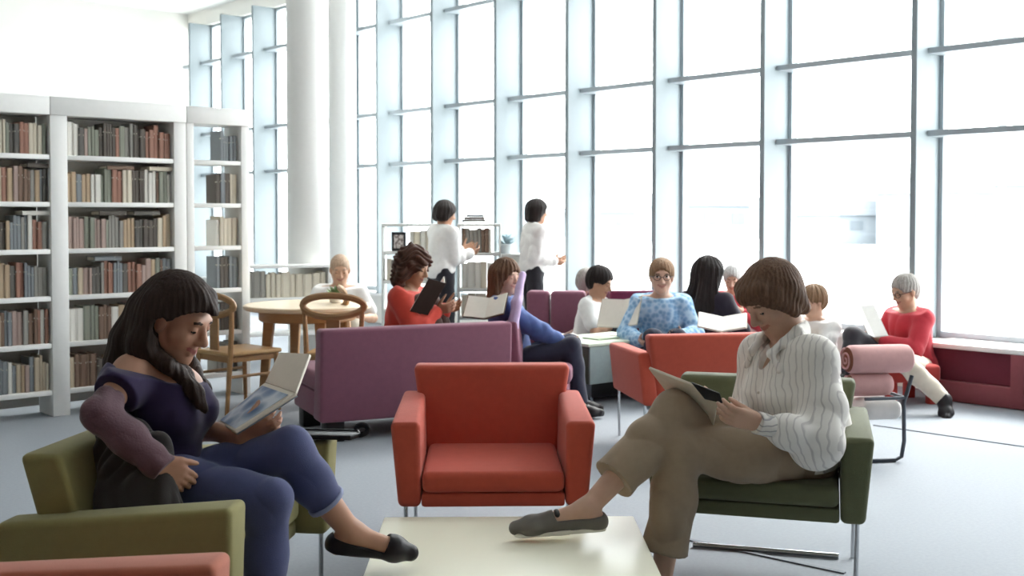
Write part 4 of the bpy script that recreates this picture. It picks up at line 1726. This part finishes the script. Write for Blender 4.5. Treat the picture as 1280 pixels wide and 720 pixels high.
    f.u(cap(P(-.05, .05, .075), P(.0, .076, .062), .026 * s), k=.03)
    for sg in (1, -1):
        f.u(cap(P(sg * .066, .02, .03), P(sg * .071, -.008, -.055), .024 * s, .018 * s), k=.03)
        f.u(cap(P(sg * .060, -.035, .02), P(sg * .054, -.055, -.075), .034 * s, .022 * s), k=.03)
    f.u(cap(P(0, -.075, .02), P(0, -.075, -.085), .045 * s, .03 * s), k=.03)
    f.sub(ell(P(0, .112, -.058), np.array((.105, .088, .098)) * s, H['R']), k=.010)
    f.sub(ell(P(0, .06, -.13), np.array((.09, .08, .07)) * s, H['R']), k=.015)
    sd_obj('hair', f, .005, hairmat('ash_brown_hair', '#6B5140'), root, disp=strands(.0025, 36, hc), origin=base)
    return J


JR = right_woman()

# tablet in a cream folding case
A_, B_, C_, D_ = at(812, 458, 4.18), at(900, 492, 3.98), at(893, 530, 4.12), at(838, 492, 4.34)
cent = (A_ + B_ + C_ + D_) / 4
t = thing('tablet', 'pale tablet in a cream case held by the woman in the striped shirt', 'tablet', tuple(cent))


def quad_slab(q, th, up_=True):
    q = [Vector(p) - cent for p in q]
    n = (q[1] - q[0]).cross(q[3] - q[0]).normalized()
    if (n.z > 0) != up_:
        n = -n
    return [p - n * th for p in q] + q, n


qs, nn = quad_slab([A_, B_, C_, D_], .010)
B().hexa(qs, bev=.002, seg=1).out('case', mat('cream_case', '#CFC6B4', rough=.6), t)
qq = [A_.lerp(C_, .06), B_.lerp(D_, .06), C_.lerp(A_, .06), D_.lerp(B_, .06)]
qq = [p + nn * .0025 for p in qq]
qs, _n = quad_slab(qq, .0025)
B().hexa(qs).out('screen', mat('pale_screen_glass', '#C9CCC9', rough=.15), t)
# dark strap across the case, by the hand
q0 = [at(862, 478, 4.06), at(898, 492, 3.975), at(902, 505, 3.97), at(880, 500, 4.02)]
off = Vector((0, -.012, .004))
q0 = [p + off for p in q0]
nq = (q0[1] - q0[0]).cross(q0[3] - q0[0]).normalized() * .006
B().hexa([p - cent for p in q0] + [p - cent + nq for p in q0], bev=.002, seg=1).out('hand_strap', m_black, t)


# =================================================== background readers
def bone(J):
    return {k: (Vector(v) if not hasattr(v, 'x') else v) for k, v in J.items()}


def seat_person(label, px, py, Y, face, pal, hs=None, tl=.44, lean=.12, hpitch=-.25, hyaw=0.0, handL=(-.12, .34, .30), handR=(.12, .34, .30), hsz=1.05, female=True, knee=.42, shin=None,
                feetdx=0.0, group=None, legs=True, tg=1.0, curl=(.4, .5, .4), down=True):
    """(px,py) photo position of the head centre, face = world heading in radians (0 = +X).  Hands are offsets from the pelvis in the figure's frame (x right, y forward, z up)"""
    hw = at(px, py, Y)
    f = Vector((math.cos(face), math.sin(face), 0))
    r = Vector((f.y, -f.x, 0))
    up = Vector((0, 0, 1))
    nk = hw - f * (.035) - up * .145 * hsz
    pel = nk - (f * math.sin(lean) + up * math.cos(lean)) * tl
    hs = pel.z - .10

    def W(x, y, z):
        return pel + r * x + f * y + up * z
    ax = (nk - pel).normalized()
    J = dict(pelvis=pel, neck=nk, chest=pel.lerp(nk, .7) , shL=nk - r * .165 - ax * .05, shR=nk + r * .165 - ax * .05,
             hipL=W(-.085, 0, -.01), hipR=W(.085, 0, -.01))
    for S, hh, sg in (('L', handL, -1), ('R', handR, 1)):
        el, wr = ik(J['sh' + S], W(*hh), .265, .24, -up * .8 + r * sg * .7 - f * .2)
        J['el' + S], J['wr' + S] = Vector(el), Vector(wr)
        an = W(sg * .10, knee + .03 + feetdx, 0)
        an.z = .085
        kn, an = ik(J['hip' + S], an, .41, .42, f * 1 + up * .9)
        J['kn' + S], J['an' + S] = Vector(kn), Vector(an)
        J['toe' + S] = J['an' + S] + f * .15 - up * .045
    hf = Vector((math.cos(face + hyaw) * math.cos(hpitch), math.sin(face + hyaw) * math.cos(hpitch), math.sin(hpitch)))
    hands = []
    for S, sg in (('L', -1), ('R', 1)):
        d = (J['wr' + S] - J['el' + S]).normalized()
        hands.append(hand(J['wr' + S], d + f * .3, -r * sg * .7 + up * .5 + f * .2, up * .7 - r * sg * .3, .98, curl=curl))
    root, T, Rc, H, base = build_person(label, J, (hw, hf, up, hsz, down), pal, h=.0075, female=female, hands=hands, group=group, legs=legs, torso_g=tg)
    return dict(J=J, root=root, T=T, Rc=Rc, H=H, base=base, hc=hw, f=f, r=r, pel=pel, hs=hs, W=W, ax=V3(ax))


def dress(D, shirt, trousers=None, sl=(1.85, 1.85), inf=.024, shoes=None, seed=1, ends=(.92, .92), neck=.02, flare=.008, name='shirt', hemz=-.06):
    J = D['J']
    f = shirt_fld(J, D['Rc'], D['T'], {'L': sl[0], 'R': sl[1]}, inf=inf)
    f.cut(V3(J['neck']) + D['ax'] * neck, D['ax'] + V3(D['f']) * .3)
    f.cutnear(V3(J['pelvis']) + D['ax'] * hemz, -D['ax'], V3(J['pelvis']) + D['ax'] * (hemz - .08), .26)
    sd_obj(name, f, .008, shirt, D['root'], disp=wrinkle(.007, 32, seed), origin=D['base'])
    if trousers:
        f = trousers_fld(J, D['Rc'], inf=.015, ends=ends, flare=flare)
        sd_obj('trousers', f, .008, trousers, D['root'], disp=wrinkle(.006, 28, seed + 3), origin=D['base'])
    if shoes:
        for S in 'LR':
            sd_obj('shoe', shoe_fld(J, S, 1.05, .010, low=False).cutnear(V3(J['an' + S]) + np.array([0, 0, .01]), (0, 0, 1), V3(J['an' + S]) + np.array([0, 0, .05]), .07), .006, shoes, D['root'], origin=D['base'])


def hair_short(D, m, th=.012, disp=.004, fq=20):
    H = D['H']
    f = skull_hair(H, th)
    cut_face(f, H)
    P, s = H['P'], H['s']
    f.sub(cap(P(-.10, .03, -.045), P(.10, .03, -.045), .045 * s), k=.02)
    return sd_obj('hair', f, .0065, m, D['root'], disp=strands(disp, fq, D['hc']), origin=D['base'])


def hair_bob(D, m, th=.02, bottom=-.10, disp=.006, fq=18, wide=.02, curl=0):
    H = D['H']
    P, s = H['P'], H['s']
    f = skull_hair(H, th)
    for sg in (1, -1):
        f.u(cap(P(sg * (.07 + wide * .5), -.005, .03), P(sg * (.075 + wide), -.02, bottom), .04 * s, .038 * s), k=.04)
        f.u(cap(P(sg * .05, -.06, .02), P(sg * .055, -.07, bottom), .05 * s, .042 * s), k=.04)
    f.sub(ell(P(0, .125, -.04), np.array((.07, .10, .10)) * s, H['R']), k=.015)
    f.sub(ell(P(0, .06, -.13), np.array((.06, .08, .09)) * s, H['R']), k=.02)
    return sd_obj('hair', f, .0065, m, D['root'], disp=wrinkle(curl, 85, 5) if curl else strands(disp, fq, D['hc']), origin=D['base'])


def specs(D, m, s_=None):
    H = D['H']
    P, s = H['P'], H['s']
    o = V3(D['base'])
    b = B()
    for sg in (1, -1):
        pts = [tuple(P(sg * .034 + .024 * math.cos(a), .100 - .012 * abs(math.cos(a)) * (1 if math.cos(a) * sg > 0 else .2), .004 + .019 * math.sin(a)) - o) for a in np.linspace(0, 2 * PI, 20, endpoint=False)]
        b.tube(pts, .0028, n=6, closed=True)
        b.tube([tuple(P(sg * .058, .088, .008) - o), tuple(P(sg * .078, .04, .006) - o), tuple(P(sg * .08, -.01, .004) - o)], .0028, n=6)
    b.tube([tuple(P(-.011, .104, .008) - o), tuple(P(.011, .104, .008) - o)], .0028, n=6)
    return b.out('glasses', m, D['root'])


S_light = skin('light', '#CFAA94', '#B57F74', '#6A5340')
S_mid = skin('mid', '#B48A70', '#94605A', '#2C201A')
S_tan = skin('tan', '#C0997F', '#A77468', '#8C8278')
h_dark = hairmat('black_brown_hair', '#241C1A')
h_curl = hairmat('curly_brown_hair', '#4A2E22')
h_grey = hairmat('grey_hair', '#A39E98')
h_lbrown = hairmat('light_brown_hair', '#8C6F55')
h_white = hairmat('white_hair', '#D8D4CE')
c_white = fabric('white_cotton', '#E6E4E1')
c_black = fabric('black_trouser_cloth', '#26252B')
c_red = fabric('coral_red_knit', '#CF4A3C', bump=.4)
c_red2 = fabric('crimson_cardigan_knit', '#BE3440', bump=.4)
c_brown = fabric('dark_brown_trouser_cloth', '#4A352E')
c_navy = fabric('dark_navy_denim', '#272A3C')
c_char = fabric('charcoal_trouser_cloth', '#3D3B40')
c_beige = fabric('beige_trouser_cloth', '#CFC6B6')
c_dark = fabric('dark_plum_cardigan', '#2C2530')
c_blueshirt = patterned('blue_mottled_shirt', '#6F9AC4', '#B9D3E8', '#8FB4D6', 30)
c_denim = fabric('blue_denim_jacket_cloth', '#4A5F93', bump=.4, var=.15, scale=14)
k_shoe = mat('dark_shoe_leather', '#221F22', rough=.45)


def seat_under(D, name, label, cat, m, w=.5, d=.5, back=False):
    p = D['pel']
    hs = max(p.z - .135, .12)
    t = thing(name, label, cat, (p.x, p.y, 0), math.atan2(D['f'].y, D['f'].x) - PI / 2)
    B().box((-w / 2, -d / 2, .10), (w / 2, d / 2, hs), bev=.03, seg=3).out('seat', m, t)
    if back:
        B().box((-w / 2, -d / 2 - .10, .10), (w / 2, -d / 2 - .002, hs + .30), bev=.03, seg=3).out('backrest', m, t)
    for x in (-1, 1):
        for y in (-1, 1):
            B().cyl((x * (w / 2 - .05), y * (d / 2 - .05), 0), (x * (w / 2 - .05), y * (d / 2 - .05), .105), .02).out('leg', k_shoe, t)
    return t


def open_book(label, c, right, up, w, hgt, cov, ang=.35, name='book', cat='book', pages='#E4DFD5', th=.008):
    """open book centred at c; right = across the spine, up = along the spine; reading side faces right x up"""
    c = Vector(c)
    x = Vector(right).normalized()
    y = Vector(up)
    y = (y - x * y.dot(x)).normalized()
    z = x.cross(y)
    M = Matrix(((x.x, y.x, z.x, c.x), (x.y, y.y, z.y, c.y), (x.z, y.z, z.z, c.z), (0, 0, 0, 1)))
    t = thing(name, label, cat)
    t.matrix_world = M
    mp = mat('pages_' + pages[1:], pages, rough=.85, var=.03)
    for sg in (-1, 1):
        R = Matrix.Rotation(-sg * ang, 4, 'Y')
        lo, hi = (0.001, w / 2) if sg > 0 else (-w / 2, -.001)
        B().box((lo, -hgt / 2, .002), (hi, hgt / 2, .002 + th), bev=.002, seg=1, M=R).out('pages', mp, t)
        lo2, hi2 = (0.0, w / 2 + .005) if sg > 0 else (-w / 2 - .005, 0)
        B().box((lo2, -hgt / 2 - .005, -.002), (hi2, hgt / 2 + .005, .0015), M=R).out('cover', cov, t)
    return t


# --- woman in red on the plum sofa, knees drawn up
D = seat_person('woman with curly brown hair in a coral red top, sitting on the plum sofa', 517, 334, 7.62, .15 - .35, S_mid, tl=.44, lean=.16, hpitch=-.3, hyaw=-.15, handL=(-.08, .30, .30), handR=(.06, .28, .30), knee=.3, legs=True)
J = D['J']
for S, sg in (('L', -1), ('R', 1)):
    J['an' + S] = D['W'](sg * .09, .36, -.02)
    kn, an = ik(J['hip' + S], J['an' + S], .40, .40, (0, 0, 1))
    J['kn' + S], J['an' + S] = Vector(kn), Vector(an)
    J['toe' + S] = J['an' + S] + D['f'] * .15 - Vector((0, 0, .03))
bpy.data.objects.remove([c for c in bpy.data.objects if c.parent == D['root'] and c.name.startswith('body')][0])
bpy.data.objects.remove(D['root'])
root, T, Rc, H, base = build_person('woman with curly brown hair in a coral red top, sitting on the plum sofa', J, (D['hc'], (math.cos(-.35) * .95, math.sin(-.35) * .95, -.3), (0, 0, 1), 1.05), S_mid, h=.0075,
                                    hands=[hand(J['wrL'], D['f'] + Vector((0, 0, .2)), D['r'] + Vector((0, 0, .5)), (0, 0, 1), 1, curl=(.4, .5, .4)), hand(J['wrR'], D['f'] + Vector((0, 0, .2)), -D['r'] + Vector((0, 0, .5)), (0, 0, 1), 1, curl=(.4, .5, .4))])
D.update(root=root, T=T, Rc=Rc, H=H, base=base)
dress(D, c_red, c_brown, shoes=k_shoe, seed=4)
hair_bob(D, h_curl, th=.030, bottom=-.11, disp=.0, fq=13, wide=.035, curl=.016)
open_book('open book with a dark cover held by the woman in coral red', at(546, 374, 7.40), (-.25, -.95, 0), (.5, .05, .78), .36, .24, mat('dark_brown_book_cloth', '#2E231E', rough=.8, spec=.1), ang=.4)

# --- woman in denim on the plum lounge chair
D = seat_person('woman in a blue denim jacket leaning back in the plum lounge chair', 633, 346, 7.95, -.05, S_light, tl=.46, lean=-.22, hpitch=-.1, hyaw=-.7, handL=(-.10, .30, .14), handR=(.06, .34, .12), hsz=1.0)
dress(D, c_denim, c_navy, shoes=k_shoe, seed=7, name='jacket')
o = hair_bob(D, hairmat('dark_blonde_hair', '#6A4E3B'), th=.018, bottom=-.20, disp=.006, wide=.01)
f = Fld()
a0 = V3(D['J']['neck']) - V3(D['f']) * .02 + V3(D['r']) * .10
f.u(cap(at(653, 343, 7.80), at(646, 378, 7.68), .026, .034), cap(at(646, 378, 7.68), at(641, 410, 7.66), .034, .042), k=.03)
sd_obj('scarf', f, .007, fabric('lavender_scarf', '#C3AFD2'), D['root'], disp=wrinkle(.007, 45, 2), origin=D['base'])
open_book('open book with a brown cover lying by the woman in denim', at(609, 386, 7.72), (1, -.3, .1), (-.1, .8, .6), .30, .2, fabric('brown_book_cloth', '#5A4634'), ang=.25)


# --- standing pair at the windows
def stand_person(label, px, py, Y, face, pal, hpitch=0.0, hyaw=0.0, handL=(-.12, .30, 1.05), handR=(.12, .30, 1.05), hsz=1.0, lean=.03):
    hw = at(px, py, Y)
    f = Vector((math.cos(face), math.sin(face), 0))
    r = Vector((f.y, -f.x, 0))
    up = Vector((0, 0, 1))
    nk = hw - f * .03 - up * .14
    k = nk.z / 1.33
    pel = Vector((nk.x, nk.y, .90 * k)) - f * lean

    def W(x, y, z):
        return Vector((pel.x, pel.y, 0)) + r * x + f * y + up * z
    ax = (nk - pel).normalized()
    J = dict(pelvis=pel, neck=nk, chest=pel.lerp(nk, .7), shL=nk - r * .165 - up * .045, shR=nk + r * .165 - up * .045, hipL=W(-.085, 0, .86 * k), hipR=W(.085, 0, .86 * k))
    for S, hh, sg in (('L', handL, -1), ('R', handR, 1)):
        el, wr = ik(J['sh' + S], W(*hh), .27, .24, -f * .6 - up * .7 + r * sg * .08)
        J['el' + S], J['wr' + S] = Vector(el), Vector(wr)
        J['an' + S] = W(sg * .09, .02 * sg, .085)
        J['kn' + S] = W(sg * .09, .03, .475 * k)
        J['toe' + S] = J['an' + S] + f * .15 - up * .045
    hf = Vector((math.cos(face + hyaw) * math.cos(hpitch), math.sin(face + hyaw) * math.cos(hpitch), math.sin(hpitch)))
    hands = []
    for S, sg in (('L', -1), ('R', 1)):
        d = (J['wr' + S] - J['el' + S]).normalized()
        hands.append(hand(J['wr' + S], d, -r * sg * .7 + up * .5, up * .7 - r * sg * .3, .98, curl=(.4, .5, .4)))
    root, T, Rc, H, base = build_person(label, J, (hw, hf, up, hsz), pal, h=.0085, hands=hands)
    return dict(J=J, root=root, T=T, Rc=Rc, H=H, base=base, hc=hw, f=f, r=r, pel=pel, W=W, ax=V3(ax))


D = stand_person('standing woman in white top and black trousers between the two display shelves', 557, 267, 11.15, PI / 2 - 1.0, S_mid, hpitch=-.25, hyaw=-.2, handL=(-.08, .30, 1.08), handR=(.10, .30, 1.05))
dress(D, c_white, c_black, sl=(1.8, 1.8), shoes=k_shoe, seed=3, hemz=-.08)
hair_bob(D, h_dark, th=.018, bottom=-.045, disp=.004, wide=.0)
D = stand_person('standing woman in a long white top by the windows, facing right', 672, 265, 11.3, .25, S_mid, hpitch=-.1, handL=(-.08, .24, .98), handR=(.08, .22, .96))
dress(D, c_white, c_black, sl=(1.85, 1.85), shoes=k_shoe, seed=6, hemz=-.14)
hair_bob(D, h_dark, th=.02, bottom=-.07, disp=.004, wide=.005)

# --- boy in white
D = seat_person('boy with short dark hair in a white shirt, reading at the box table', 750, 353, 9.7, -.45, S_mid, tl=.40, lean=.25, hpitch=-.35, handL=(-.08, .36, .24), handR=(.10, .34, .22), female=False, hsz=1.08, knee=.22)
dress(D, c_white, c_char, sl=(.6, .6), shoes=k_shoe, seed=8)
hair_short(D, h_dark, th=.018)
open_book('open magazine held by the boy in the white shirt', at(777, 392, 8.80), (.8, -.55, .1), (.1, .5, .8), .36, .24, mat('magazine_cover_grey', '#B9B6AC', rough=.5), ang=.2, th=.003)
# --- grey haired person behind the boy
D = seat_person('grey haired person mostly hidden behind the boy in white', 734, 354, 10.6, 1.2, S_light, tl=.44, lean=.1, hpitch=-.2, female=False)
dress(D, fabric('pale_grey_cotton', '#BDBFC2'), c_char, shoes=k_shoe, seed=9)
hair_short(D, h_grey, th=.022)
seat_under(D, 'stool', 'wine coloured stool under the grey haired person behind the boy', 'stool', m_wine)
# --- blue shirt, glasses
D = seat_person('person with glasses in a mottled blue shirt, facing the camera', 827, 346, 8.75, -PI / 2 - .05, S_light, tl=.44, lean=.05, hpitch=-.05, hyaw=-.05, down=False, handL=(-.12, .30, .16), handR=(.18, .30, .12), female=False, hsz=1.12, tg=1.12)
dress(D, c_blueshirt, c_navy, shoes=k_shoe, seed=10, inf=.024)
hair_short(D, h_lbrown, th=.014)
specs(D, mat('dark_glasses_frame', '#3A3330', rough=.3))
seat_under(D, 'stool', 'wine coloured stool under the person in the blue shirt', 'stool', m_wine)
# --- long dark hair
D = seat_person('woman with long black hair in a dark plum cardigan, turned away', 886, 344, 9.1, .9, S_mid, tl=.44, lean=.12, hpitch=-.3, hyaw=-.3, handL=(-.10, .28, .2), handR=(.16, .26, .2), hsz=1.1, tg=1.05)
dress(D, c_dark, c_navy, shoes=k_shoe, seed=11)
hair_bob(D, h_dark, th=.026, bottom=-.27, disp=.006, wide=.03)
seat_under(D, 'stool', 'wine coloured stool under the woman with long black hair', 'stool', m_wine)
open_book('large open white book in front of the woman with long black hair', at(903, 406, 8.35), (.95, -.2, 0), (.1, .8, .36), .36, .22, mat('pale_book_cover', '#CBBFB4', rough=.6), ang=.22, pages='#EDE8E0')
# --- white haired, red top
D = seat_person('white haired person in a red top, behind the dark haired woman', 916, 349, 9.8, -1.9, S_light, tl=.44, lean=.08, hpitch=-.3, female=False, hsz=.95)
dress(D, c_red2, c_char, shoes=k_shoe, seed=12)
hair_short(D, h_white, th=.014)
seat_under(D, 'stool', 'wine coloured stool under the white haired person in red', 'stool', m_wine)
# --- behind the right woman
D = seat_person('person with short curly light brown hair, just right of the striped shirt', 1016, 377, 8.9, -2.7, S_light, tl=.42, lean=.1, hpitch=-.2, female=False, hsz=1.0)
dress(D, c_white, c_beige, shoes=k_shoe, seed=13)
hair_short(D, h_lbrown, th=.02, disp=.008, fq=11)
seat_under(D, 'stool', 'wine coloured stool under the curly haired person beside the striped shirt', 'stool', m_wine)
# --- man at the round table
D = seat_person('man in a white shirt sitting behind the round wooden table', 425, 337, 9.75, -PI / 2 + .2, S_tan, tl=.46, lean=.05, hpitch=-.3, handL=(-.16, .32, .22), handR=(.2, .30, .2), female=False, hsz=1.08, tg=1.08)
dress(D, c_white, c_beige, sl=(.7, .7), shoes=k_shoe, seed=14, inf=.024)
hair_short(D, hairmat('thin_sandy_hair', '#B39A84'), th=.003, disp=.001)
seat_under(D, 'stool', 'wooden stool under the white shirted man at the round table', 'stool', m_wood)

# --- man in the red cardigan by the window
D = seat_person('man with grey hair in a crimson cardigan reading by the window bench', 1131, 364, 8.7, PI + .35, S_tan, tl=.44, lean=.16, hpitch=-.28, handL=(-.06, .36, .22), handR=(.10, .34, .22), female=False, hsz=1.08, tg=1.1)
J = D['J']
J['knR'] = at(1066, 420, 8.55)
J['anR'] = at(1062, 470, 8.45)
J['anR'].z = max(J['anR'].z, .1)
J['toeR'] = J['anR'] + Vector((-.14, -.03, -.045))
J['knL'] = at(1128, 452, 8.15)
J['anL'] = at(1180, 500, 7.95)
J['toeL'] = J['anL'] + Vector((-.02, -.10, -.11))
J['soleL'] = nrm((.35, .35, -.9))
bod = [c for c in bpy.data.objects if c.parent == D['root'] and c.name.startswith('body')][0]
bpy.data.objects.remove(bod)
bpy.data.objects.remove(D['root'])
hds = [hand(J['wr' + S], (J['wr' + S] - J['el' + S]).normalized(), -D['r'] * sg * .7 + Vector((0, 0, .5)), (0, 0, 1), 1, curl=(.4, .5, .4)) for S, sg in (('L', -1), ('R', 1))]
hf = Vector((math.cos(PI + .35), math.sin(PI + .35), -.32))
root, T, Rc, H, base = build_person('man with grey hair in a crimson cardigan reading by the window bench', J, (D['hc'], hf, (0, 0, 1), 1.08), S_tan, h=.0075, female=False, hands=hds, torso_g=1.1)
D.update(root=root, T=T, Rc=Rc, H=H, base=base)
dress(D, c_red2, None, shoes=None, seed=15, inf=.026, name='cardigan', hemz=-.10)
for S, m in (('R', c_char), ('L', c_beige)):
    f = Fld()
    pr = leg_prims(J, S)
    f.u(pr[0][0], k=.04, inf=.016)
    f.u(pr[1][0], k=.03, inf=.018)
    q = upto(pr[2][0], .95)
    f.u(cap(q[1], q[2], q[3] + .006, q[4] + .016), k=.03, inf=.01)
    f.cutnear(q[2], nrm(q[2] - q[1]), q[2], .11)
    sd_obj('trouser_leg', f, .007, m, root, disp=wrinkle(.006, 28, 3), origin=base)
    sd_obj('shoe', shoe_fld(J, S, 1.1, .012, low=False), .006, k_shoe, root, origin=base)
hair_short(D, h_grey, th=.010)
specs(D, mat('dark_glasses_frame', '#3A3330', rough=.3))
open_book('folded newspaper held by the man in the crimson cardigan', at(1084, 402, 8.30), (.80, .55, -.1), (-.35, .45, .85), .24, .26, mat('newsprint_grey', '#B5B3B0', rough=.8, var=.15, scale=60), ang=.3, name='newspaper', cat='newspaper', pages='#D6D3CE', th=.002)

# papers and magazines on the box table
rp_ = random.Random(4)
for k, (px, py, lab, hx, rz) in enumerate(((702, 420, 'white folded paper at the left end of the box table', '#E6E2DA', .2), (752, 423, 'pale green magazine lying on the box table corner', '#C3D2B8', .7), (776, 419, 'cream magazine on the box table in front of the boy', '#DCD5C2', 1.1))):
    Yt = (HCAM - .472) * F / (py - HORIZON)
    p = floor_at(px, Yt)
    t = thing('magazine', lab, 'magazine', (p.x, p.y, .471), rz)
    B().box((-.12, -.09, 0), (.12, .09, .008), bev=.002, seg=1).out('pages', mat('magazine_pages_%d' % k, hx, rough=.6), t)
    B().box((-.121, -.091, .008), (.121, .091, .0095)).out('cover', mat('magazine_cover_%d' % k, hx, rough=.4, var=.12, scale=25), t)
